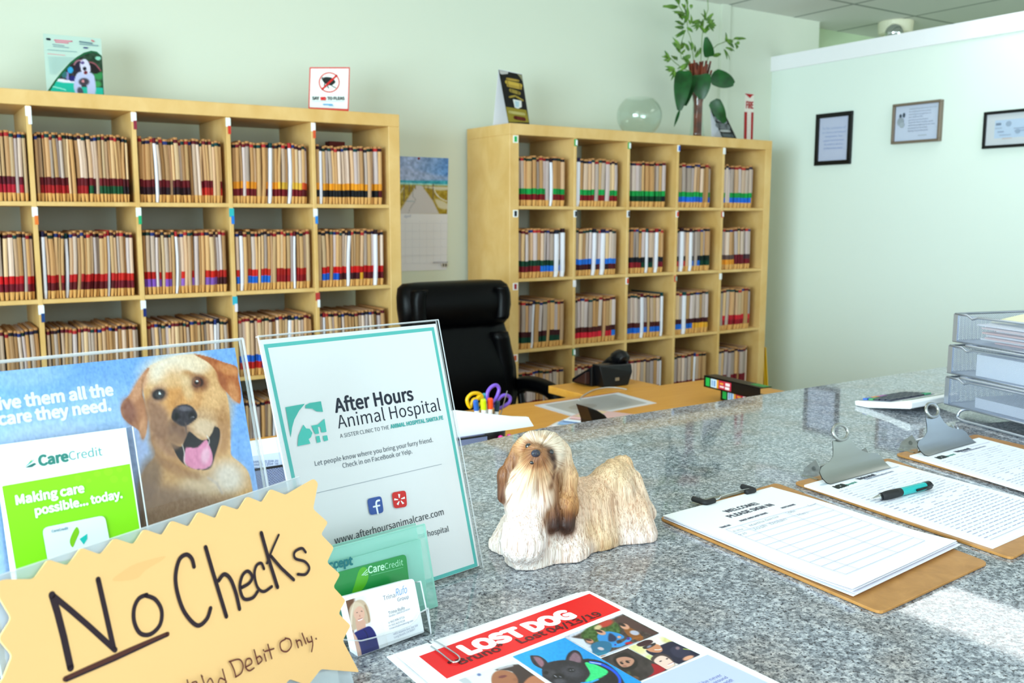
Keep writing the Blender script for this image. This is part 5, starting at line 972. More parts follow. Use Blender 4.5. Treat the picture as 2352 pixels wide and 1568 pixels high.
# --- NO CHECKS starburst card on a clear stand
pr_ = onz(822, 1540, 1.062); u, v, bk = frame_plane(pr_, .43, .24); s = Sheet(pr_, u, v); k = K(0, 1080, 2.767)
out = [(-30, 720), (20, 692), (215, 690), (305, 565), (430, 605), (515, 490), (640, 535), (725, 430), (850, 470), (915, 372), (1030, 412), (1090, 318), (1200, 357), (1260, 262), (1372, 305), (1412, 218), (1515, 250), (1570, 165), (1665, 203), (1720, 118), (1815, 155), (1995, 52), (2022, 80), (1990, 245), (2085, 330), (2040, 405), (2122, 490), (2078, 585), (2162, 660), (2118, 740), (2197, 825), (2152, 910), (2230, 985), (2178, 1080), (2284, 1282), (2040, 1262)]
low = [(1960, 1365), (1840, 1325), (1770, 1420), (1650, 1370), (1570, 1475), (1440, 1420), (1370, 1530), (1230, 1470), (1150, 1590), (1000, 1520), (900, 1650), (740, 1580), (640, 1700), (470, 1620), (350, 1740), (200, 1660), (40, 1700), (-60, 1610), (20, 1500), (-60, 1420), (15, 1330), (78, 1175), (-10, 1070), (72, 940), (-10, 800)]
P = [s.uv(k(*q)) for q in out+low]; zmin = CT+.004
P = [q if s.w(q)[2] > zmin else np.array([q[0], (zmin-s.P0[2])/s.v[2]]) for q in P]; keep = [P[0]]
for q in P[1:]:
    if np.linalg.norm(q-keep[-1]) > .0012: keep.append(q)
P = round_poly(keep, .0022, 3)
mcard = 'FAC885'; s.base(P, .0009, mcard)
for q, c_, a in (((740, 690), (1050, 545), 'F3BE74'),): s.poly([s.uv(k(*z)) for z in smooth_pts([(715, 700), (780, 640), (870, 590), (1040, 545), (1030, 570), (930, 630), (860, 690)], 4)], 'F4BF7C')
def pen(pts, w, c='2A1620', sm=True): s.stroke_px([k(*q) for q in pts], w/2.767, c, sm)
pen([(330, 790), (365, 905), (405, 1060), (448, 1255)], 46, sm=False); pen([(335, 795), (450, 890), (560, 985), (730, 1140)], 36, sm=False); pen([(622, 692), (665, 880), (722, 1135)], 34, sm=False)
pen([(925, 795), (985, 820), (1025, 890), (1015, 980), (955, 1040), (890, 1035), (852, 965), (850, 880), (880, 815), (930, 790)], 26); pen([(412, 1325), (600, 1240), (850, 1130), (1062, 1040)], 30, '54281C', False); pen([(418, 1338), (720, 1208), (1055, 1052)], 12, '2A1620', False)
pen([(1230, 612), (1215, 560), (1180, 535), (1135, 570), (1112, 680), (1130, 800), (1175, 910), (1250, 985), (1310, 945), (1335, 875)], 26)
pen([(1303, 488), (1350, 650), (1435, 928)], 26, sm=False); pen([(1385, 700), (1420, 660), (1460, 690), (1495, 780), (1518, 880)], 24); pen([(1530, 745), (1580, 715), (1598, 675), (1570, 640), (1535, 670), (1520, 745), (1545, 815), (1600, 810), (1632, 770)], 20)
pen([(1672, 625), (1655, 590), (1625, 605), (1612, 660), (1630, 740), (1670, 770), (1722, 738)], 18); pen([(1655, 398), (1700, 560), (1758, 742)], 24, sm=False); pen([(1765, 410), (1725, 500), (1690, 590)], 14); pen([(1715, 545), (1780, 620), (1860, 695)], 20, sm=False); pen([(1935, 520), (1910, 495), (1865, 520), (1870, 560), (1930, 580), (1958, 620), (1935, 660), (1885, 660)], 16)
BR = '6A2E22'
def thin(pts, w=9): pen(pts, w, BR)
thin([(1455, 1215), (1480, 1270), (1490, 1312)]); thin([(1448, 1215), (1510, 1200), (1535, 1235), (1525, 1285), (1488, 1312)]); thin([(1550, 1250), (1590, 1225), (1580, 1195), (1555, 1205), (1552, 1250), (1575, 1272), (1605, 1255)]); thin([(1605, 1140), (1630, 1230)]); thin([(1618, 1195), (1640, 1180), (1655, 1205), (1632, 1230)]); thin([(1668, 1165), (1680, 1210)]); thin([(1662, 1140), (1664, 1144)]); thin([(1690, 1105), (1715, 1195)]); thin([(1670, 1150), (1728, 1132)])
thin([(1800, 1072), (1768, 1095), (1775, 1140), (1810, 1150), (1838, 1115), (1830, 1075), (1800, 1066)]); thin([(1868, 1078), (1882, 1125)]); thin([(1870, 1090), (1885, 1078), (1898, 1085), (1905, 1112)]); thin([(1905, 1035), (1930, 1100)]); thin([(1935, 1065), (1945, 1090), (1965, 1085)]); thin([(1962, 1055), (1972, 1100), (1965, 1150)]); thin([(1992, 1068), (1994, 1070)], 10)
thin([(1280, 1352), (1262, 1300)]); thin([(1300, 1345), (1318, 1320), (1335, 1345), (1342, 1380)]); thin([(1410, 1330), (1380, 1320), (1370, 1360), (1400, 1372), (1420, 1340)]); thin([(1395, 1262), (1425, 1370)]); thin([(1170, 1330), (1185, 1390)]); thin([(1225, 1340), (1200, 1350), (1205, 1385), (1235, 1375), (1228, 1340), (1245, 1385)]); thin([(1262, 1305), (1266, 1310)], 10)
t = thing('checks_sign', 'orange starburst card with handwritten no checks notice, left foreground', 'sign', np.array([*s.w(np.array([-.12, 0]))[:2], CT])); s.build('starburst_card', t, 'print')
b = Sheet(s.P0-s.n*.003, u, v); o = [b.uv(q) for q in ((-40, 1335), (688, 1095), (694, 1120), (716, 1230))]; dn = np.array([b.uv((716, 1230))[0]+.012, (CT+.0008-b.P0[2])/b.v[2]]); dl = np.array([o[0][0], dn[1]]); o3 = [b.w(q) for q in (dl, dn, o[2], o[1], o[0])]
clear_slab(o3, -b.n, .002, 'stand_panel', t, 'plastic_frost', rim=(2, 3)); ft = [np.array([*b.w(q)[:2], CT+.0004]) for q in (dl, dn)]; ft = [p-b.n*np.array([1, 1, 0])*.003 for p in ft]; clear_slab([ft[0], ft[1], ft[1]+bk*.03, ft[0]+bk*.03], np.array([0, 0, 1.]), .002, 'foot', t)
# leaflet corner below the starburst
a = onz(778, 1568, CT+.0012); s = Sheet(a, (math.cos(.5), math.sin(.5), 0), (-math.sin(.5), math.cos(.5), 0)); s.base([s.uv(q) for q in ((700, 1610), (782, 1590), (774, 1532), (690, 1560))], .0011, 'E6ECEA'); k = K(700, 1150, 3.752)
for tx, p, q in (('and', (108, 1535), (135, 1528)), ('signature, of Maid', (90, 1562), (232, 1500)), ('agreement', (130, 1572), (208, 1545))): s.text_px(tx, k(*p), k(*q), col='7E8A8C')
tag(s.build('leaflet', None, 'print'), 'small white printed leaflet corner on the counter under the starburst card', 'leaflet')
# ================================================================== lost dog flyers
zf = CT+.0046; k = K(900, 1330, 2.613); kb = K(960, 1330, 4.523)
a, b, c, d = [onz(*q, zf) for q in ((917, 1503), (1353, 1356), (1792, 1568), (994, 1568))]
u = (b-a); u[2] = 0; u /= np.linalg.norm(u); vv = np.array([-u[1], u[0], 0]); s = Sheet(a, u, vv, .00012)
wF = np.linalg.norm(b-a); r_ = s.uv((1792, 1568)); l_ = s.uv((994, 1568)); hF = .279
q = [np.array([0., 0]), np.array([wF, 0.]), np.array([wF+(r_[0]-wF)*hF/-r_[1], -hF]), np.array([l_[0]*hF/-l_[1], -hF])]
for j in range(4):
    dx, dy = [(-.006, .010), (-.003, .007), (.002, .004), (-.001, .002)][j]; g = Sheet(s.P0+np.array([0, 0, -.0046+.0002+.0009*(j+1)])+u*dx+vv*dy, u, vv); g.base([q[3], q[2], q[1], q[0]], .0008, 'F7F8FC'); g.line((.012, -.0075), (wF-.01, -.0075), .0012, 'E0405A')
    tag(g.build('flyer', None, 'print', s.P0), f"lost dog flyer under the topmost one, {['bottom', 'second from bottom', 'third from bottom', 'second from top'][j]} of the pile", 'flyer', 'lost dog flyers on the counter')
s.base([q[3], q[2], q[1], q[0]], .0007, 'FBFCFF')
s.poly_px([k(*p) for p in ((162, 462), (1187, 86), (1375, 185), (330, 596))], 'F0060A')
s.text_px('LOST DOG', kb(542, 779), kb(1643, 388), col='FFFFFF', bold=.03, ysc=.92); s.text_px('\u201cBruno\u201d Lost 04/13/19', kb(372, 912), kb(1918, 372), col='5A0A10', bold=.012, ysc=.80)
def pic_french(X, Y):
    x = (X-960)*4.523; y = (Y-1330)*4.523; p = Paint(x, y, '12A6EA'); p.grad((1000, 800), '0FA8EE', (1700, 1000), '0C92DC')
    p.poly([(1640, 860), (1900, 850), (2100, 1000), (2120, 1200), (1500, 1200)], '1E1C1E', 14); p.poly([(1165, 800), (1200, 790), (1270, 800), (1345, 860), (1330, 930), (1290, 930), (1200, 880)], '2A2228', 8); p.poly([(1200, 810), (1270, 815), (1310, 870), (1280, 910)], 'B07A8C', 20, .8)
    p.poly([(1530, 850), (1560, 770), (1630, 735), (1690, 770), (1715, 860), (1640, 890), (1550, 880)], '2A2228', 8); p.poly([(1570, 830), (1620, 760), (1680, 790), (1690, 860), (1600, 865)], '9A7484', 20, .8)
    p.poly([(1290, 920), (1340, 870), (1440, 845), (1560, 840), (1700, 880), (1790, 960), (1790, 1060), (1700, 1120), (1500, 1180), (1340, 1150), (1300, 1050)], '26242A', 10); p.ell(1380, 980, 70, 40, '3A383E', .2, .9); p.ell(1600, 960, 110, 60, '3E3C44', .2, .9)
    p.ell(1330, 970, 26, 18, '0A0A0E', 0, .5); p.ell(1590, 942, 40, 20, '0C0C10', .1, .5); p.line([(1560, 945), (1620, 940)], 4, '8A8A98', 3); p.ell(1460, 1010, 60, 34, '101014', 0, .6); p.line([(1420, 1000), (1440, 1015)], 7, 'A0A0AC', 5); p.line([(1470, 1010), (1490, 1015)], 7, '8A8A98', 5); p.ell(1470, 1060, 60, 30, '48464E', 0, .9)
    p.poly([(1735, 870), (1800, 870), (1900, 910), (1975, 960), (1900, 1020), (1740, 1065), (1790, 980)], '32D67E', 8); p.noise(.05, 14); p.line([(1790, 862), (1900, 880), (2030, 950), (2095, 1030), (2090, 1110)], 26, '0E52E0', 8); p.line([(1700, 1080), (1800, 1065), (1870, 1040)], 18, '2AA8E8', 8); p.line([(1790, 860), (1900, 880)], 8, 'D0DCF0', 5); return p.out()
def pic_family(X, Y):
    x = (X-960)*4.523; y = (Y-1330)*4.523; p = Paint(x, y, 'C9CDDE'); p.poly([(1600, 600), (2130, 360), (2600, 560), (2500, 700), (2000, 760)], '4A3A34', 30, 1, 1); p.poly([(1700, 560), (1880, 440), (2060, 450), (2100, 560), (2000, 640), (1760, 640)], '3A5A22', 30); p.noise(.18, 18); p.ell(1950, 460, 80, 34, 'C03A2A', -.3, .8); p.ell(1870, 500, 40, 24, 'D8C090', -.3, .8)
    p.poly([(1560, 600), (1720, 620), (1800, 760), (1980, 760), (2300, 640), (2350, 720), (1900, 860)], 'D5D8E8', 16, 1, 1); p.poly([(2060, 440), (2130, 380), (2330, 480), (2560, 600), (2400, 560), (2200, 500)], '503430', 20)
    p.poly([(2140, 520), (2200, 500), (2300, 560), (2340, 620), (2300, 640), (2190, 590)], '8A4E1C', 10); p.ell(2150, 490, 50, 28, 'D89A7E', .3, .4); p.ell(2120, 470, 40, 14, '2A1A18', .4, .6); p.ell(2250, 555, 50, 24, 'B8B8CC', .2, .5); p.line([(2230, 620), (2300, 600), (2330, 600)], 18, '9A5A1E', 8)
    p.poly([(1870, 570), (1980, 540), (2110, 570), (2140, 610), (2060, 640), (2080, 690), (1960, 680), (1880, 640)], '2A8AD0', 10); p.poly([(1990, 560), (2060, 600), (2050, 640), (1980, 640)], '1E2A4A', 20); p.ell(1905, 552, 48, 26, 'D89A80', .25, .4); p.ell(1880, 538, 40, 12, '3A2420', .3, .6); p.line([(2010, 690), (2110, 680), (2200, 620)], 38, '2E92DC', 12); p.ell(2185, 615, 18, 14, '4A2A8A', 0, .5); p.ell(2050, 680, 12, 9, '4A2A8A', 0, .5); p.ell(2190, 662, 40, 12, 'C01824', -.1, .5); p.ell(2090, 600, 20, 14, 'D89A80', 0, .5)
    p.poly([(1800, 680), (1900, 640), (2000, 660), (2010, 720), (1960, 770), (1830, 800), (1810, 740)], '1E6A8E', 10); p.ell(1785, 640, 40, 22, 'CC8A6E', .2, .4); p.ell(1770, 628, 36, 10, '3A2420', .2, .6); p.ell(1900, 720, 34, 16, 'C8B8C0', .2, .5); p.line([(1830, 780), (1950, 760)], 24, '1E7A96', 10); p.ell(1930, 795, 34, 8, 'B07858', -.2, .5); return p.out()
def pic_selfie(X, Y):
    x = (X-1360)*5.345; y = (Y-1400)*5.345; p = Paint(x, y, '3A302E'); p.noise(.08, 60); p.poly([(260, 600), (380, 520), (480, 560), (560, 640), (520, 720), (380, 740), (300, 680)], '1C1614', 24); p.poly([(300, 600), (400, 575), (500, 600), (515, 640), (470, 690), (380, 705), (320, 660)], 'C08A72', 14); p.ell(365, 655, 22, 12, '1E1414', .3, .5); p.ell(435, 640, 26, 12, '1E1414', .3, .5); p.ell(400, 690, 26, 12, 'A06A58', 0, .8); p.line([(340, 640), (380, 630)], 6, '3A2420', 4); p.line([(415, 622), (470, 625)], 6, '3A2420', 4); p.poly([(730, 660), (900, 720), (800, 800), (650, 860), (760, 760)], 'A81420', 14); p.ell(480, 800, 120, 60, '2A221C', .3, .8); p.ell(440, 790, 30, 40, '4A4A2E', .4, .9); p.ell(540, 830, 40, 16, '6A4A3A', .3, .8); return p.out()
def pic_couple(X, Y):
    x = (X-1360)*5.345; y = (Y-1400)*5.345; p = Paint(x, y, 'F0E4DC'); p.ell(560, 480, 110, 60, 'E6DC9A', .2, 1); p.ell(930, 370, 80, 40, 'E0D690', .2, 1); p.ell(700, 590, 60, 40, 'D8DC90', 0, 1); p.noise(.06, 30)
    p.poly([(660, 500), (760, 470), (880, 420), (990, 390), (1150, 450), (1330, 545), (1200, 640), (1080, 670), (900, 600), (740, 560)], '1C1A34', 12); p.poly([(640, 450), (720, 415), (820, 430), (865, 490), (820, 525), (700, 510)], 'CE8A66', 10); p.poly([(545, 430), (600, 385), (700, 368), (750, 390), (700, 425), (600, 450)], '3A1A22', 10); p.poly([(620, 455), (690, 430), (770, 405), (775, 430), (700, 470), (640, 480)], '2A2428', 8); p.ell(700, 450, 30, 12, '8A8AA0', -.4, .7); p.line([(770, 490), (820, 490), (850, 480)], 10, 'F0E4E0', 6)
    p.poly([(960, 480), (1040, 450), (1180, 490), (1200, 540), (1100, 590), (1000, 560)], '2E2C44', 14); p.ell(1050, 470, 26, 20, '8A7078', 0, .8); p.line([(1120, 480), (1210, 490)], 8, 'C8DC60', 6); p.ell(1180, 590, 70, 26, 'E0A080', -.3, .5)
    p.poly([(720, 600), (790, 540), (900, 545), (980, 600), (1020, 680), (960, 720), (820, 680), (750, 640)], '4A3A38', 14); p.poly([(760, 620), (830, 565), (920, 580), (1010, 660), (1000, 700), (930, 730), (800, 670)], 'F2CDBE', 12); p.ell(840, 630, 16, 8, '4A3A40', -.4, .6); p.ell(920, 600, 16, 8, '4A3A40', -.4, .6); p.line([(930, 680), (970, 665), (1000, 650)], 12, 'FBF4F2', 6); p.line([(925, 672), (968, 655), (998, 640)], 4, 'B04A50', 3); return p.out()
def pic_man(X, Y):
    x = (X-960)*4.523; y = (Y-1330)*4.523; p = Paint(x, y, 'EDF2F6'); p.poly([(390, 1040), (470, 1010), (560, 1080), (420, 1110)], 'C9CDD4', 12); p.ell(635, 990, 22, 14, '6A7AB0', 0, .6); p.poly([(800, 940), (1060, 880), (1200, 960), (1260, 1100), (1040, 1100), (980, 960)], '3A2A26', 18); p.poly([(760, 1030), (800, 960), (900, 945), (1000, 980), (1040, 1060), (1000, 1100), (800, 1120)], 'A86A48', 12); p.ell(880, 1010, 44, 14, '7A3A38', -.2, .6); p.ell(1010, 1040, 26, 16, '9A5E40', 0, .8); p.poly([(1120, 1050), (1200, 1000), (1300, 1040), (1330, 1120), (1100, 1120)], 'B87450', 14); p.line([(840, 930), (980, 895)], 20, 'B8B4BC', 14); return p.out()
def ext(P, f=1.0): return [k(*p) for p in P]
for P, nx, ny, fn in ((((400, 605), (728, 488), (945, 640), (640, 770)), 80, 46, pic_man), (((725, 465), (1037, 352), (1500, 620), (1180, 770)), 130, 90, pic_french), (((1255, 476), (1416, 416), (1655, 545), (1490, 612)), 80, 60, pic_selfie), (((1035, 347), (1385, 210), (1605, 325), (1255, 470)), 120, 70, pic_family), (((1418, 410), (1600, 335), (1850, 455), (1650, 545)), 90, 66, pic_couple)): s.picture_px([k(*p) for p in P], nx, ny, fn)
s.poly_px([k(*p) for p in ((1500, 622), (1895, 456), (2330, 660), (1900, 860))], 'C3CBEA'); k3 = K(1360, 1400, 5.345)
for tx, p0, p1 in (('We will be never', (1180, 1010), (1605, 818)), ('stop looking around', (1200, 1060), (1672, 845)), ('for him in this world!', (1240, 1095), (1742, 880))): s.text_px(tx, k3(*p0), k3(*p1), col='5A64A8')
tag(s.build('flyer', None, 'print', s.P0), 'red and white lost dog flyer with photos, topmost of the pile', 'flyer', 'lost dog flyers on the counter')
w3 = lambda q: onz(*kb(*q), CT+.0062); mb = MB()
mb.tube([w3(p) for p in smooth_pts([(138, 697), (230, 762), (330, 842), (375, 862), (420, 850), (432, 815), (400, 780), (280, 700), (165, 632)], 6, False)], .00075, 8); mb.tube([w3((165, 632)), w3((165, 632))+vv*.006-np.array([0, 0, .0008]), w3((145, 640))+vv*.006-np.array([0, 0, .003]), w3((215, 690))-np.array([0, 0, .0025])], .0007, 8)
tag(mb.build('paperclip', M['chrome'], None, w3((300, 780)), smooth=True), 'silver wire paperclip holding the top left corner of the lost dog flyers', 'paperclip')

# ================================================================== clipboards
def bil(Q, i, j): return (Q[0]*(1-i)+Q[1]*i)*(1-j)+(Q[3]*(1-i)+Q[2]*i)*j
def board(name, label, pxs, extra=None):
    Q = [onz(*q, CT+.0034) if not isinstance(q, np.ndarray) else q for q in pxs]; t = thing(name, label, 'clipboard', (*(sum(Q)/4)[:2], CT), 'clipboards on the counter')
    MB().prism([np.array([*p[:2], CT+.0004]) for p in round_poly(Q, .010)], (0, 0, .003)).build('hardboard', M['hardboard'], t, bevel=.0006, segs=1); return t, Q
t, Q = board('clipboard', 'brown clipboard with the sign-in sheet, nearest the figurine', ((1513, 1188), (1783, 1108), (2272, 1290), (2022, 1406)))
k = K(1500, 1080, 2.94); zp = CT+.0085; p4 = [onz(*k(*q), zp) for q in ((66, 296), (800, 104), (2050, 490), (1345, 826))]
u = p4[1]-p4[0]; u[2] = 0; u /= np.linalg.norm(u); vd = np.array([-u[1], u[0], 0]); s = Sheet(p4[0], u, vd, .00012); U = [s.uv(k(*q)) for q in ((66, 296), (800, 104), (2050, 490), (1345, 826))]; Lv = -U[2][1]; Wu = U[1][0]
def warp(a, b):
    f = -b/Lv; g = a/Wu; return .0045*max(0, f-.55)**2*4*(1 if True else 0)+.0016*math.sin(f*5.5)*(1-abs(2*g-1)*.3)-.0014*(1-f)**2
s.warp = warp
tsh = thing('sign_in_sheets', 'white sign-in sheets clipped to the clipboard nearest the figurine', 'paper', (*p4[0][:2], CT+.0034))
for j in range(5):
    g = Sheet(s.P0-np.array([0, 0, .0009*(j+1)])+u*[.0, .001, .003, -.001, .002][j]+vd*[-.001, .001, -.003, -.002, .001][j], u, vd, .0001, lambda a, b, j=j: warp(a, b)*(1-.16*(j+1))); g.base([U[3], U[2], U[1], U[0]], .0004, ['F4F2FC', 'F8F8FE'][j % 2]); g.build('under_sheet', tsh, 'print')
s.base([U[3], U[2], U[1], U[0]], .0004, 'FAFCFF')
for tx, p0, p1, c_, bo in (('WELCOME!', (505, 286), (718, 228), '4A4A5A', .02), ('PLEASE SIGN IN', (527, 322), (820, 238), '4A4A5A', .02), ('TIME IN', (462, 394), (526, 375), '6A6A7A', .03), ('FIRST AND LAST NAME', (597, 349), (776, 294), '6A6A7A', .03), ("PET'S NAME", (877, 262), (963, 235), '6A6A7A', .03), ('8:30a', (548, 420), (612, 402), 'A4A4B4', 0), ('Martha Garcia', (660, 383), (852, 320), 'A8A8B6', 0), ('Obi', (925, 296), (970, 281), 'A8A8B6', 0), ('9:15', (588, 445), (640, 428), '8A8AA0', 0), ('Josh  Dolan', (685, 412), (912, 338), 'BCBCC8', 0), ('Mars', (985, 312), (1055, 292), 'B4B4C2', 0)):
    s.text_px(tx, k(*p0), k(*p1), col=c_, bold=bo, shear=0 if c_[0] in '46' else .25, ysc=1 if c_[0] in '46' else .75)
T = [s.uv(k(*q)) for q in ((490, 405), (1100, 232), (1835, 485), (1300, 717))]; h = s.layer()
for i in range(12): s.line(bil(T, 0, i/11), bil(T, 1, i/11), .0006, 'A8A8D0', h, 8)
for f in (0, .148, .635, 1): s.line(bil(T, f, 0), bil(T, f, 1), .0006, 'B0A8CC', h, 12)
s.stroke_px([k(1042, 240), k(1060, 246), k(1100, 228)], .6, '9A9AB0'); s.build('top_sheet', tsh, 'print')
# wire clip with black ends
e0, e1 = onz(*k(310, 225), CT+.006), onz(*k(640, 140), CT+.006); d = (e1-e0)/np.linalg.norm(e1-e0); nn = np.array([-d[1], d[0], 0]); t2 = [o for o in t.children][0]
mb = MB(); P = [np.array([*q[:2], CT+.0045]) for q in (e0-d*.002+nn*.003, e1+d*.006+nn*.003, e1+d*.006+nn*.013, e0-d*.002+nn*.013)]; mb.prism(P, (0, 0, -.0008)); mb.build('clip_plate', M['steel'], t)
for e, sg in ((e0, 1), (e1, -1)):
    mb = MB(); a_ = e+np.array([0, 0, .004]); mb.tube(smooth_pts([a_+nn*.010, a_-nn*.002, a_-nn*.009, a_-nn*.011+d*sg*.004, a_-nn*.010+d*sg*.016], 4, False), .0036, 10); mb.build('clip_end', M['rubber'], t, smooth=True)
mb = MB(); a0 = e0+d*.014-nn*.010+np.array([0, 0, .005]); a1 = e1-d*.004-nn*.006+np.array([0, 0, .005]); mb.tube(smooth_pts([a0, a0+d*.010, a0+d*.020+nn*.004, a0+d*.032+nn*.006, a1-d*.012+nn*.002, a1], 5, False), .0011, 8); mb.build('clip_wire', M['chrome'], t, smooth=True)

def bulldog(t, o, d, sc=1.):
    """big sprung clip: o = middle of the lip on the paper, d = along the board top edge"""
    n = np.array([-d[1], d[0], 0]); Z = np.array([0, 0, 1.]); mb = MB()
    rows = [(.068, -.013, .0075), (.070, -.008, .0085), (.070, -.001, .0125), (.069, .004, .019), (.062, .0065, .0235), (.043, .009, .027), (.030, .012, .032), (.024, .016, .039), (.021, .019, .045), (.019, .021, .050)]; V = []; m = 12
    for hw, y, z in rows:
        for j in range(m+1):
            f = 2*j/m-1; V.append(o+d*(f*hw*sc)+n*y*sc+Z*(z*sc-(.0008 if z < .012 else .0)*abs(f)**4*sc))
    F = [(i*(m+1)+j, i*(m+1)+j+1, (i+1)*(m+1)+j+1, (i+1)*(m+1)+j) for i in range(len(rows)-1) for j in range(m)]; c = len(V); tk = (n*.7-Z*.7)*.0012; mb.add(V+[p+tk for p in V], F+[tuple(x+c for x in f[::-1]) for f in F])
    mb.build('clip_jaw', M['steel'], t, smooth=True)
    mb = MB(); c_ = o+n*.0225*sc+Z*.0585*sc; mb.tube([c_+(d*math.cos(a)*.016+(Z*.85+n*.4)*math.sin(a)*.011)*sc for a in np.linspace(0, 2*PI, 28)[:-1]], .0024*sc, 8, closed=True); mb.build('clip_ring', M['steel'], t, smooth=True)
    for sg in (-1, 1):
        mb = MB(); q = o+d*sg*.056*sc; mb.prism([q+n*.010*sc+Z*.0045, q+n*.040*sc+Z*.0045, q+n*.036*sc+Z*.016*sc, q+n*.020*sc+Z*.030*sc, q+n*.011*sc+Z*.018*sc], d*.0012); mb.build('clip_cheek', M['chrome'], t)
    mb = MB(); P = [o+d*x*sc+n*y*sc+Z*.0036 for x, y in ((-.058, .016), (.058, .016), (.058, .042), (-.058, .042))]; mb.prism(P, (0, 0, .001)); mb.tube([o-d*.056*sc+n*.022*sc+Z*.017*sc, o+d*.056*sc+n*.022*sc+Z*.017*sc], .0035*sc, 8); mb.build('clip_base', M['chrome'], t)
def form(name, label, pxs, seed, nline=30):
    P = [onz(*q, CT+.0062) if not isinstance(q, np.ndarray) else q for q in pxs]; u = P[1]-P[0]; u[2] = 0; u /= np.linalg.norm(u); vd = np.array([-u[1], u[0], 0]); R = random.Random(seed); s = Sheet(P[0], u, vd, .00012); U = [np.array([(p-P[0])@u, (p-P[0])@vd]) for p in P]
    s.base([U[3], U[2], U[1], U[0]], .0026, 'F6F8FE'); at = lambda i, j: bil(U, i, j)
    s.text('Welcome!', at(.42, .118), at(.62, .118), col='3A3E50', bold=.03); s.text('ACH', at(.13, .140), at(.24, .138), col='1A2422', bold=.06); s.text('Hospital', at(.245, .138), at(.36, .136), col='4A9A8A', bold=.02)
    s.poly([at(.14+.06*math.cos(a), .055+.012*math.sin(a)) for a in np.linspace(0, 2*PI, 20)[:-1]], 'C0CEDA'); s.text('After Hours Animal Hospital', at(.66, .10), at(.95, .10), col='8A90B0'); s.text('Client information form', at(.46, .140), at(.80, .140), col='7A80A0', bold=.01)
    h = s.layer()
    for j in range(nline):
        y = .175+j*.026; x = .08
        if y > .95: break
        while x < .92:
            l = R.uniform(.03, .10) if j < 11 else R.uniform(.02, .06); e = min(x+l, .93)
            s.line(at(x, y), at(e, y), .0009 if j < 12 else .0011, R.choice(['A2A8C6', '9298BA', 'B4B8D0', 'A8ACCA']), h)
            if j < 11 and R.random() < .7: g = min(e+R.uniform(.08, .26), .94); s.line(at(e+.008, y+.004), at(g, y+.004), .0004, 'A8AECC', h); e = g
            x = e+R.uniform(.008, .02)
            if 12 <= j < 16 and R.random() < .4: x += .12
    s.line(at(.08, .955), at(.6, .955), .0005, '8A90B4', h); g = s.build(name, None, 'print'); tag(g, label, 'paper'); return P
def wq(px, z): return onz(*px, z)
c0, c1 = wq((1822, 1107), CT+.0034), wq((2042, 1051), CT+.0034); d = c1-c0; L_ = np.linalg.norm(d); d /= L_; c3 = wq((2280, 1266), CT+.0034); c3 = c0+(c3-c0)/np.linalg.norm(c3-c0)*.318; c2 = c1+(wq((2352, 1165), CT+.0034)-c1)/np.linalg.norm(wq((2352, 1165), CT+.0034)-c1)*.318
t, Q = board('clipboard', 'brown clipboard with steel clip and a teal pen lying on it', (c0, c1, c2, c3)); k8 = K(1800, 900, 4.127)
up = lambda p: np.array([p[0], p[1], CT+.0062])
pa = wq(k8(195, 880), CT+.0062); pb = wq(k8(985, 655), CT+.0062); e3 = (c3-c0)/np.linalg.norm(c3-c0); f_ = wq(k8(1985, 1465), CT+.0062); pw = pa+(f_-pa)
form('intake_form', 'printed client form on the clipboard under the teal pen', (pa, pb, pb+(f_-pa), f_), 4)
lip = (wq(k8(450, 866), CT+.008)+wq(k8(1022, 708), CT+.008))/2; ld = wq(k8(1022, 708), CT+.008)-wq(k8(450, 866), CT+.008); sc2 = np.linalg.norm(ld)/.136; ld /= np.linalg.norm(ld); n2 = np.array([-ld[1], ld[0], 0]); bulldog(t, np.array([*(lip+n2*.013*sc2)[:2], CT]), ld, sc2)
sh = wq((2055, 1042), CT+.0034); g1 = wq((2240, 997), CT+.0034); e1_ = (wq((2352, 1123), CT+.0034)-sh); e1_ /= np.linalg.norm(e1_); dd = (g1-sh); dd = dd/np.linalg.norm(dd)*.228
t, Q = board('clipboard', 'brown clipboard with steel clip, farthest back beside the wire trays', (sh, sh+dd, sh+dd+e1_*.318, sh+e1_*.318))
pa = wq(k8(1195, 600), CT+.0062); pb = wq(k8(1850, 432), CT+.0062); e_ = (wq(k8(2278, 930), CT+.0062)-pa); e_ = e_/np.linalg.norm(e_)*.279; form('intake_form', 'printed client form on the farthest clipboard beside the wire trays', (pa, pb, pb+e_, pa+e_), 9)
a_, b_ = wq(k8(1375, 600), CT+.008), wq(k8(1828, 470), CT+.008); lip = (a_+b_)/2; ld = b_-a_; sc3 = np.linalg.norm(ld)/.136; ld /= np.linalg.norm(ld); n2 = np.array([-ld[1], ld[0], 0]); bulldog(t, np.array([*(lip+n2*.013*sc3)[:2], CT]), ld, sc3)
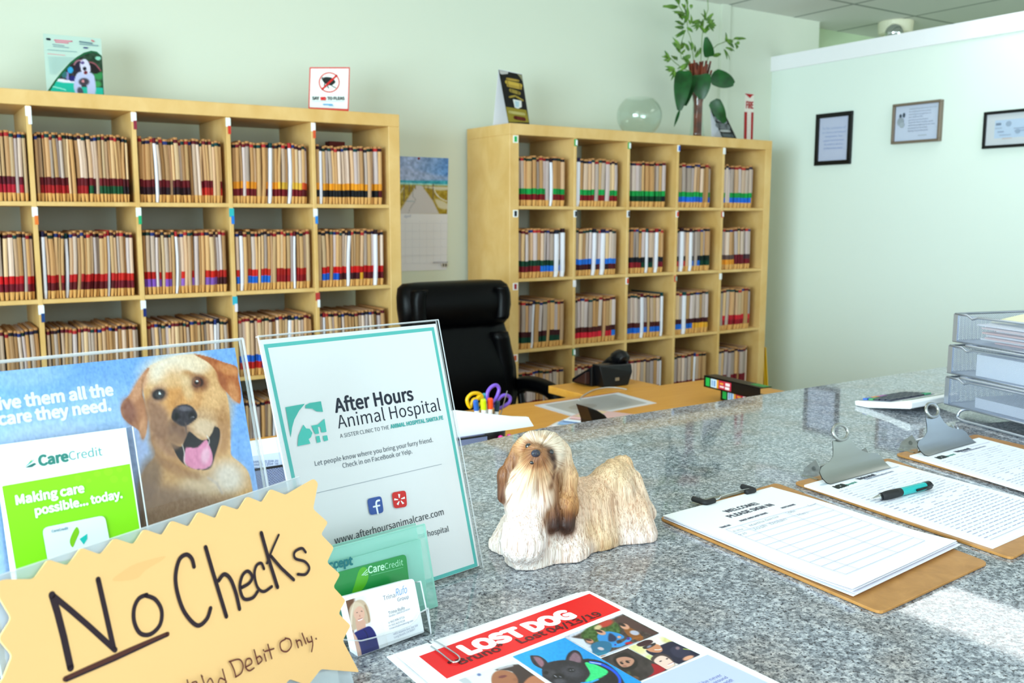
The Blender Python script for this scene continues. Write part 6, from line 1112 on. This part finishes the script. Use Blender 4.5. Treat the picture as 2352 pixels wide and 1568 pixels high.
# pen
zp = CT+.0062+.0058; a, b = onz(1996, 1147, zp), onz(2136, 1113, zp); d = (b-a)/np.linalg.norm(b-a); Lp = np.linalg.norm(b-a); t = thing('ballpoint_pen', 'teal ballpoint pen with black grip lying on the clipboard form', 'pen', (*((a+b)/2)[:2], zp-.0058))
def seg(n, f0, f1, r, m): mb = MB(); mb.tube([a+d*Lp*f for f in np.linspace(f0, f1, len(r))], r, 16); return mb.build(n, M[m] if m in M else m, t, smooth=len(r) > 2)
teal = mat('teal_plastic', '10A8A6', .3)
seg('tip', 0, .19, [.0007, .0012, .0028, .0042], 'chrome'); seg('grip', .19, .50, [.0046, .0056, .0058, .0056, .0053], 'rubber'); seg('barrel', .50, .90, [.0053, .0053], teal); seg('cap', .90, .985, [.0056, .0056], 'black'); seg('button', .985, 1.02, [.003, .003], 'chrome')
side = np.cross(d, [0, 0, 1.]); mb = MB(); mb.tube([a+d*Lp*.98+side*.0052+np.array([0, 0, .0012]), a+d*Lp*.86+side*.0075+np.array([0, 0, .0008]), a+d*Lp*.70+side*.0068], .0016, 8); mb.build('pocket_clip', M['black'], t, smooth=True)

# ================================================================== calculator
fl, nl, nr = onz(1962, 930, CT+.001), onz(2092, 953, CT+.003), onz(2168, 926, CT+.003); fl[2] = nl[2] = nr[2] = CT
ey = (fl-nl); Lc = np.linalg.norm(ey); ey /= Lc; ex = nr-nl; Wc = np.linalg.norm(ex); ex = ex-ey*(ex@ey); ex /= np.linalg.norm(ex); t = thing('calculator', 'white desk calculator with dark keys lying between clipboards and counter back', 'calculator', nl)
def C3(x, y, z): return nl+ex*x+ey*y+np.array([0, 0, z])
mb = MB(); prof = [(0, .010), (Lc, .0008), (Lc, .011), (Lc*.36, .027), (Lc*.28, .030), (.0, .0385)]; prof = [(0.0, .016), (.002, .0135), (Lc*.45, .006), (Lc-.03, .0006), (Lc-.002, .0006), (Lc, .0095), (Lc*.36, .019), (Lc*.30, .0205), (.01, .0275), (0, .026)]
mb.prism([C3(0, y, z) for y, z in prof], ex*Wc); mb.build('body', M['whiteplastic'], t, bevel=.002)
def topz(y): return np.interp(y, [0, .01, Lc*.30, Lc*.36, Lc], [.026, .0275, .0205, .019, .0095])
def plate(n, x0, x1, y0, y1, dz, m, par=t):
    mb = MB(); mb.prism([C3(x0, y0, topz(y0)+.0002), C3(x1, y0, topz(y0)+.0002), C3(x1, y1, topz(y1)+.0002), C3(x0, y1, topz(y1)+.0002)], (0, 0, dz)); return mb.build(n, m, par)
plate('display', Wc*.14, Wc*.86, .013, Lc*.28, .0006, mat('lcd_grey', '8C9686', .2)); kp = plate('keypad_plate', .006, Wc-.006, Lc*.40, Lc-.006, .0008, mat('key_surround', '7E828E', .5))
KC = {(0, 3): '4A9A62', (0, 4): '3C6AC0', (1, 4): 'E08A3A', (2, 4): 'A04AA0', (5, 0): '3FA878'}
kmats = {c: mat('key_'+c, c, .4) for c in set(KC.values()) | {'3E424E'}}
for i in range(6):
    for j in range(5):
        x0 = .011+i*(Wc-.022)/6; y0 = Lc*.42+j*(Lc*.52)/5; q = plate('key', x0, x0+(Wc-.022)/6-.004, y0, y0+Lc*.52/5-.0035, .004, kmats[KC.get((5-i, j) if False else (i, j), '3E424E')])

# ================================================================== wire letter trays
an = math.radians(15.8); dy = -np.array([math.sin(an), math.cos(an), 0]); dx = np.array([math.cos(an), -math.sin(an), 0]); TL_, TW_, TH_, PT = .35, .26, .049, .0575
zb = [CT+.0225, CT+.0225+PT, CT+.0225+2*PT]; px0 = [(2170, 926), (2177, 857), (2189, 787)]
for lv in range(3):
    o = onz(*px0[0], zb[0]) if lv == 0 else onpl(*px0[lv], onz(*px0[0], zb[0]), (.55, .83, 0)); o = np.array([o[0], o[1], zb[lv]]); X3 = lambda a, b, z, o=o: o+dy*a+dx*b+np.array([0, 0, z])
    t = thing('letter_tray', f"silver wire mesh letter tray, {['bottom', 'middle', 'top'][lv]} of the stack of three at the right edge", 'tray', (*o[:2], zb[lv]-.0225 if lv == 0 else zb[lv]-.006), 'stacked wire letter trays')
    for n_, P in (('mesh_side', [(0, 0), (TL_, 0)]), ('mesh_side', [(0, TW_), (TL_, TW_)]), ('mesh_side', [(0, 0), (0, TW_)])):
        a_, b_ = P; q = [X3(*a_, 0), X3(*b_, 0), X3(*b_, TH_), X3(*a_, TH_)]; nrm = np.cross(q[1]-q[0], [0, 0, 1.]); nrm /= np.linalg.norm(nrm); MB().add(q, [(0, 1, 2, 3)]).build(n_, M['mesh'], t)
    MB().prism([X3(0, 0, 0), X3(TL_, 0, 0), X3(TL_, TW_, 0), X3(0, TW_, 0)], (0, 0, -.0008)).build('mesh_floor', M['meshfloor'], t)
    mb = MB(); rim = [(.002, 0, TH_), (.03, 0, TH_), (.042, 0, TH_-.006), (.055, 0, TH_-.002), (TL_, 0, TH_)]; mb.tube([X3(*q) for q in rim], .0022, 8); mb.tube([X3(.002, 0, TH_), X3(0, .002, TH_), X3(0, TW_, TH_), X3(TL_, TW_, TH_)], .0022, 8); mb.tube([X3(0, 0, 0), X3(TL_, 0, 0), X3(TL_, TW_, 0), X3(0, TW_, 0)], .0018, 8, closed=True); mb.build('rim_wire', M['wire'], t, smooth=True)
    MB().prism([X3(-.0006, -.0006, 0), X3(.010, -.0006, 0), X3(.010, -.0006, TH_), X3(-.0006, -.0006, TH_)], -dx*.0012).build('corner_strip', M['wire'], t)
    MB().prism([X3(-.0006, 0, 0), X3(-.0006, .010, 0), X3(-.0006, .010, TH_), X3(-.0006, 0, TH_)], -dy*.0012).build('corner_strip', M['wire'], t)
    zl = -.0195 if lv == 0 else -.0034; mb = MB(); mb.tube(smooth_pts([X3(.055, .03, -.002), X3(.045, .0, -.003), X3(.04, -.006, -.0034 if lv else -.012), X3(.05, -.010, zl), X3(.12, -.010, zl), X3(TL_, -.010, zl)], 4, False), .0027, 8); mb.build('support_wire', M['wire'], t, smooth=True)
    mb = MB(); mb.tube([X3(.05, TW_-.03, -.002), X3(.05, TW_, zl), X3(TL_, TW_, zl)], .0027, 8); mb.build('support_wire', M['wire'], t, smooth=True)
    if lv == 0: xb = MB(); xb.prism([X3(.05, .02, .001), X3(TL_-.01, .02, .001), X3(TL_-.01, TW_-.02, .001), X3(.05, TW_-.02, .001)], (0, 0, .018), 'E6E8F6'); tag(xb.build('paper_stack', M['print'], None, X3(.1, .1, 0)), 'low stack of white papers in the bottom wire tray', 'paper')
    if lv == 1: xb = MB(); xb.prism([X3(.05, .015, .001), X3(TL_-.01, .015, .001), X3(TL_-.01, TW_-.02, .001), X3(.05, TW_-.02, .001)], (0, 0, .038), 'EEF1FA'); tag(xb.build('paper_stack', M['print'], None, X3(.1, .1, 0)), 'thick stack of white papers in the middle wire tray', 'paper')
    if lv == 2:
        cl = ['E8A8A0', 'F4F0F2', 'F0C0B8', 'EDEBF4', 'F2B8A8', 'F6F4F8', 'E8C8C4', 'EFEDF6']; R = random.Random(2)
        for j, c_ in enumerate(cl):
            a0 = .03+R.uniform(0, .035); b0 = .012+R.uniform(0, .02); z = .0012+j*.0042; xb = MB(); tl_ = .0026
            xb.prism([X3(a0, b0, z), X3(TL_-.02, b0+.01*R.uniform(-1, 1), z), X3(TL_-.02, TW_-.03, z), X3(a0, TW_-.03, z)], (0, 0, tl_), c_)
            e = xb.build('envelope', M['print'], None, X3(.1, .1, z)); tag(e, f"{'salmon pink' if c_ in ('E8A8A0', 'F0C0B8', 'F2B8A8', 'E8C8C4') else 'white'} envelope in the top wire tray, {nth(j+1)} from the bottom", 'envelope', 'envelopes in the top wire tray')
        fo = MB(); z0 = .036; g = [(.03, .05, z0), (TL_+.03, .02, z0+.016), (TL_+.03, TW_, z0+.034), (.06, TW_-.01, z0+.040)]; q = [X3(*a) for a in g]; n_ = 8; V = []; 
        for i in range(n_+1):
            for j in range(n_+1): p = bil(q, i/n_, j/n_); V.append(p+np.array([0, 0, .010*math.sin(PI*i/n_)*(j/n_)]))
        F = [(i*(n_+1)+j, i*(n_+1)+j+1, (i+1)*(n_+1)+j+1, (i+1)*(n_+1)+j) for i in range(n_) for j in range(n_)]; m = len(V); fo.add(V+[p-np.array([0, 0, .0015]) for p in V], F+[tuple(x+m for x in f[::-1]) for f in F], 'F2ECC8'); tag(fo.build('paper_folder', M['print'], None, X3(.1, .1, z0)), 'cream folder bulging out of the top wire tray', 'folder')
# ================================================================== long-haired dog figurine
def vnoise(P):
    i = np.floor(P); f = P-i; f = f*f*(3-2*f); r = 0
    def h(a): return np.modf(np.abs(np.sin(a[:, 0]*127.1+a[:, 1]*311.7+a[:, 2]*74.7)*43758.5453))[0]
    for dx in (0, 1):
        for dy in (0, 1):
            for dz in (0, 1):
                w = (f[:, 0] if dx else 1-f[:, 0])*(f[:, 1] if dy else 1-f[:, 1])*(f[:, 2] if dz else 1-f[:, 2]); r = r+w*h(i+np.array([dx, dy, dz]))
    return r-.5
k5 = K(1100, 970, 4.239); DY = -2.952
def B(x, y, yo): return onpl(*k5(x, y), (0, DY+yo, 0), (0, 1, 0))
CR, CW, BRN, LB, DKB = 'E6C3A4', 'F4E0D4', '7A4726', 'B98756', '3A1E10'
H_ = B(610, 300, -.014)
PR = [  # (a, ra, b, rb, colour a, colour b, flow, group)
 ((-1.213, DY, 1.094), .027, (-1.215, DY, 1.060), .036, CR, CW, 'v', 0), ((-1.247, DY, 1.097), .027, (-1.25, DY, 1.060), .036, CR, 'E6C8A6', 'v', 0), ((-1.285, DY+.002, 1.105), .028, (-1.29, DY, 1.060), .038, CR, CW, 'v', 0),
 ((-1.318, DY+.004, 1.108), .026, (-1.322, DY-.001, 1.062), .038, CW, 'F6E8DE', 'v', 0), ((-1.338, DY-.010, 1.075), .016, (-1.346, DY-.018, 1.054), .022, 'F4E4D8', 'F8ECE2', 'v', 0), ((-1.334, DY+.026, 1.075), .016, (-1.338, DY+.030, 1.055), .021, 'F2E0D2', 'F6E8DE', 'v', 0),
 (B(480, 740, -.014), .019, B(430, 1150, -.028), .024, CW, 'F6E8E0', 'v', 0), ((-1.300, DY-.020, 1.075), .014, (-1.30, DY-.026, 1.054), .020, CW, CW, 'v', 0), ((-1.20, DY-.018, 1.085), .014, (-1.197, DY-.022, 1.055), .022, CR, CW, 'v', 0),
 (B(1385, 410, .004), .0105, B(1290, 560, -.004), .018, 'E2C096', 'E6C8A2', 'v', 1), (B(1400, 420, .002), .0100, B(1400, 640, -.012), .014, 'DDBB92', 'E8CDB0', 'v', 1), (B(1300, 440, .0), .0105, B(1180, 560, .0), .012, 'D9B58A', 'E2C19A', 'v', 1), (B(1490, 540, -.006), .010, B(1600, 880, -.012), .014, 'E6CBAC', 'F0DAC6', 'v', 1),
 (H_, .0235, B(620, 330, -.008), .024, 'F0DFC8', 'E8CFB2', 'r', 2), (B(690, 210, -.012), .013, B(780, 300, -.014), .012, 'EAD6BE', 'E6CCAE', 'r', 2), (B(510, 190, -.014), .011, B(430, 250, -.010), .010, 'EBD6BE', 'C99A6C', 'r', 2),
 (B(545, 335, -.034), .0125, B(560, 400, -.028), .016, 'A87448', 'D0A77C', 'r', 3), (B(500, 440, -.028), .0135, B(430, 680, -.018), .017, 'D8B48C', 'F2E2D4', 'r', 3), (B(610, 450, -.028), .0125, B(580, 720, -.020), .017, 'D2AA80', 'EFDCCB', 'r', 3), (B(400, 540, -.02), .010, B(380, 760, -.010), .014, 'EAD2BC', 'F4E6DA', 'r', 3),
 (B(790, 270, -.016), .0105, B(850, 520, -.020), .012, 'E6CDB0', 'CFA678', 'v', 4), (B(850, 520, -.020), .0115, B(840, 800, -.026), .0125, 'D2AA7C', 'B07E4C', 'v', 4), (B(840, 800, -.026), .0125, B(835, 985, -.030), .0105, 'A8743F', '4A2614', 'v', 4), (B(735, 330, -.024), .005, B(700, 640, -.026), .006, '6A3C1E', '7A4824', 'v', 4), (B(700, 640, -.026), .007, B(710, 1000, -.032), .008, '8A5830', '5A321A', 'v', 4),
 (B(385, 290, -.006), .0075, B(270, 520, .0), .0085, '9A6A42', '82522E', 'v', 5), (B(270, 520, .0), .0085, B(240, 720, .0), .0065, '82522E', '6A3E22', 'v', 5)]
def prim(P, a, ra, b, rb):
    a = np.array(a); b = np.array(b); d = b-a; t = np.clip(((P-a)@d)/(d@d), 0, 1); return np.linalg.norm(P-a-t[:, None]*d, axis=1)-(ra+(rb-ra)*t), t
def field(P):
    D = None
    for g in range(6):
        dg = None
        for p in PR:
            if p[7] != g: continue
            d, _ = prim(P, *p[:4]); kk_ = .010 if g == 0 else .006
            if dg is None: dg = d
            else: h = np.clip(.5+.5*(dg-d)/kk_, 0, 1); dg = dg*(1-h)+d*h-kk_*h*(1-h)
        kg = [0, .0045, .0045, .009, .004, .003][g]
        if D is None: D = dg
        else: h = np.clip(.5+.5*(D-dg)/kg, 0, 1); D = D*(1-h)+dg*h-kg*h*(1-h)
    return D
FA = B(585, 255, -.036); fn = (CAM_P-FA); fn /= np.linalg.norm(fn); fx = np.cross([0, 0, 1.], fn); fx /= np.linalg.norm(fx); fy = np.cross(fn, fx)
def nearest(P):
    bd = np.full(len(P), 1e9); bi = np.zeros(len(P), int); bt = np.zeros(len(P))
    for i, p in enumerate(PR):
        d, t = prim(P, *p[:4]); m = d < bd; bd[m] = d[m]; bi[m] = i; bt[m] = t[m]
    return bi, bt
def hair(P):
    """strand coordinates for hanging coat (V0) and hair radiating from the face (V1), and how much of V1 to use"""
    q = P-FA; ang = np.arctan2(q@fy, q@fx); wv = (vnoise(P*40)*.0022)[:, None]; V1 = np.stack([np.cos(ang)*.026, np.sin(ang)*.026, np.linalg.norm(q, axis=1)*.045], 1)+wv
    cxy = np.array([-1.28, DY]); sp = (1.14-P[:, 2])*.35; V0 = np.stack([P[:, 0]-(P[:, 0]-cxy[0])*sp*2.2, P[:, 1]-(P[:, 1]-cxy[1])*sp*1.5, P[:, 2]*.045], 1)+wv
    dr = np.min([prim(P, *p[:4])[0] for p in PR if p[6] == 'r'], 0); dv = np.min([prim(P, *p[:4])[0] for p in PR if p[6] == 'v'], 0); return V0, V1, sstep(.5+(dv-dr)/.008)
hg = .00115; lo = np.array([-1.385, DY-.062, CT]); hi = np.array([-1.165, DY+.062, CT+.150]); ng = np.ceil((hi-lo)/hg).astype(int)+1
gx, gy, gz = [lo[i]+hg*np.arange(ng[i]) for i in range(3)]; G = np.stack(np.meshgrid(gx, gy, gz, indexing='ij'), -1).reshape(-1, 3); Dv = np.concatenate([field(c) for c in np.array_split(G, 24)])
near = np.where(np.abs(Dv) < .006)[0]; Pn = G[near]; H0, H1, hm = hair(Pn); nb_ = lambda f: vnoise(H0*f)*(1-hm)+vnoise(H1*f)*hm
st = nb_(330)+nb_(700)*.6; big = nb_(110)
Dv[near] += st*.0017+big*.0020
Dv = np.maximum(Dv, (CT+.0006-G[:, 2]))
V = Dv.reshape(ng)
def surface_nets(V, lo, h):
    s = V < 0; nx, ny, nz_ = np.array(V.shape)-1; c = np.zeros((nx, ny, nz_), int); acc = np.zeros((nx, ny, nz_, 3)); cnt = np.zeros((nx, ny, nz_))
    cor = [(i, j, k) for i in (0, 1) for j in (0, 1) for k in (0, 1)]; sl = lambda A, o: A[o[0]:o[0]+nx, o[1]:o[1]+ny, o[2]:o[2]+nz_]
    for a in cor:
        for ax in range(3):
            if a[ax]: continue
            b = list(a); b[ax] = 1; va, vb = sl(V, a), sl(V, b); m = (va < 0) != (vb < 0); t = np.where(m, va/np.where(m, va-vb, 1), 0)
            for q in range(3): acc[..., q] += np.where(m, a[q]+(t if q == ax else 0), 0)
            cnt += m
    act = cnt > 0; idx = -np.ones(act.shape, int); idx[act] = np.arange(act.sum()); I = np.argwhere(act); P = lo+h*(I+acc[act]/cnt[act][:, None]); F = []
    for ax in range(3):
        o1, o2 = [q for q in range(3) if q != ax]; a0 = [slice(None)]*3; a1 = [slice(None)]*3; a0[ax] = slice(0, -1); a1[ax] = slice(1, None); m = s[tuple(a0)] != s[tuple(a1)]; E_ = np.argwhere(m)
        E_ = E_[(E_[:, o1] > 0) & (E_[:, o2] > 0) & (E_[:, o1] < act.shape[o1]) & (E_[:, o2] < act.shape[o2])]; fl_ = s[tuple(E_.T)]; qs = []
        for d1, d2 in ((-1, -1), (0, -1), (0, 0), (-1, 0)): C = E_.copy(); C[:, o1] += d1; C[:, o2] += d2; qs.append(idx[tuple(C.T)])
        qd = np.stack(qs, 1); flip = fl_ ^ (ax == 1); qd[~flip] = qd[~flip][:, ::-1]; F.append(qd)
    return P, np.concatenate(F)
Pm, Fm = surface_nets(V, lo, hg)
def march(px):
    d = ray(*px); d = d/np.linalg.norm(d); t = .75
    for _ in range(200):
        f = float(field((CAM_P+d*t)[None])[0])
        if f < 2e-5: break
        t += max(f*.8, 2e-5)
    return CAM_P+d*t
bi, bt = nearest(Pm); W8 = np.zeros(len(Pm)); Cc = np.zeros((len(Pm), 3))
for p in PR:
    d, t = prim(Pm, *p[:4]); w = np.exp(-np.clip(d, -.004, .05)/.0022); Cc += w[:, None]*((1-t)[:, None]*srgb(p[4])+t[:, None]*srgb(p[5])); W8 += w
Cc /= W8[:, None]
def spot(x, y, r, col, a=1):
    global Cc
    q = march(k5(x, y)); w = a*np.exp(-(np.linalg.norm(Pm-q, axis=1)/r)**2); Cc = Cc+w[:, None]*(srgb(col)-Cc)
for a in ((480, 215, .0055, '7A4A2A', .9), (440, 260, .006, '9A643A', .8), (690, 290, .006, '3A1E10', .95), (720, 350, .005, '2A140A', .95), (735, 430, .0045, '3E2010', .9), (728, 520, .0045, '5A3218', .9), (705, 620, .005, '6A3E20', .8), (640, 260, .005, 'C48A5A', .6), (545, 300, .0075, '8A5836', .9), (535, 370, .0075, '7A4E30', .85), (460, 400, .006, 'A87A52', .6), (600, 380, .006, '9A6A44', .7), (570, 240, .006, 'CF9E70', .7),
          (760, 1010, .009, '341A0E', .95), (860, 1030, .009, '2E160C', .95), (920, 990, .006, '3A1E10', .9), (660, 900, .006, '8A5A34', .8), (640, 980, .006, '7A4A2A', .7), (880, 900, .006, '6A3E20', .7), (200, 600, .009, '70442A', .8), (230, 740, .007, '5A3420', .8), (330, 330, .008, '92623C', .7), (1250, 1230, .012, 'C8A070', .7), (1090, 1050, .014, 'D8B284', .7), (1180, 700, .012, 'DDBB92', .6), (640, 140, .004, 'B88A5E', .6)): spot(*a)
M0, M1, mm = hair(Pm); s1 = vnoise(M0*330)*(1-mm)+vnoise(M1*330)*mm; s2 = vnoise(M0*110)*(1-mm)+vnoise(M1*110)*mm
Cc = Cc*(1-.12*np.clip(s1*1.6+.10, 0, 1))[:, None]; Cc = np.clip(Cc*(1-.06*np.clip(s2*2, -1, 1))[:, None]*1.02, 0, 1)
dog = MB(); dog.v = [tuple(p) for p in Pm]; dog.f = [tuple(int(i) for i in f) for f in Fm]; dog.c = [tuple(c) for c in lin(Cc)]; dog.m = [0]*len(dog.f)
def m_resin():
    m, t, N, L, b = newmat('painted_resin'); a = N.new('ShaderNodeVertexColor'); a.layer_name = 'Col'; at = {}
    for n_ in ('FlowHang', 'FlowFace', 'FlowMix'): at[n_] = N.new('ShaderNodeAttribute'); at[n_].attribute_name = n_
    def two(sc):
        x = N.new('ShaderNodeMix'); x.data_type = 'FLOAT'; L.new(at['FlowMix'].outputs['Fac'], x.inputs[0]); L.new(nz(N, L, sc, 2, at['FlowHang'].outputs['Vector'], .6).outputs[0], x.inputs[2]); L.new(nz(N, L, sc, 2, at['FlowFace'].outputs['Vector'], .6).outputs[0], x.inputs[3]); return x
    n1 = two(900); n2 = two(330); r1 = ramp(N, L, n1.outputs[0], [(.34, 'A87A58'), (.5, 'FFFFFF')]); r2 = ramp(N, L, n2.outputs[0], [(.32, 'C8A284'), (.5, 'FFFFFF')])
    c = mix(N, L, a.outputs['Color'], r1.outputs[0], .62, 'MULTIPLY'); c = mix(N, L, c, r2.outputs[0], .5, 'MULTIPLY'); L.new(c, b.inputs['Base Color']); b.inputs['Roughness'].default_value = .42; b.inputs['Specular IOR Level'].default_value = .4
    s_ = N.new('ShaderNodeMath'); s_.operation = 'ADD'; L.new(n1.outputs[0], s_.inputs[0]); L.new(n2.outputs[0], s_.inputs[1]); bump(N, L, b, s_.outputs[0], .8, .0012); return m
M['resin'] = m_resin(); o = dog.build('dog_figurine', M['resin'], None, (-1.28, DY, CT), smooth=True, recalc=True); 
for n_, a_ in (('FlowHang', M0), ('FlowFace', M1)): fa = o.data.attributes.new(n_, 'FLOAT_VECTOR', 'POINT'); fa.data.foreach_set('vector', a_.astype(np.float32).ravel())
fa = o.data.attributes.new('FlowMix', 'FLOAT', 'POINT'); fa.data.foreach_set('value', mm.astype(np.float32))
tag(o, 'cream and brown long-haired dog figurine standing on the granite counter', 'figurine')
M['eye'] = mat('glossy_black_glaze', '0A0608', .08, coat=1); M['nose'] = mat('dark_slate_glaze', '2E2E3A', .3)
for x, y in ((482, 232), (698, 288)):
    p = march(k5(x, y)); mb = MB(); mb.ball(p-fn*.0020, .0033, 16); e = mb.build('eye', M['eye'], o, smooth=True)
p = march(k5(553, 300)); mb = MB(); mb.ball(p+fn*.0002, .0050, 18, sc=(1, .8, .78)); nb = mb.build('nose', M['nose'], o, smooth=True)
mb = MB()
for sx in (-1, 1): mb.ball(p+fn*.0040+fx*sx*.0018-fy*.0006, .0010, 8)
mb.build('nostrils', M['eye'], nb, smooth=True); p = march(k5(522, 388)); mb = MB(); mb.ball(p-fn*.0012, .0028, 12, sc=(1.1, .7, .8)); mb.build('mouth', M['eye'], o, smooth=True)
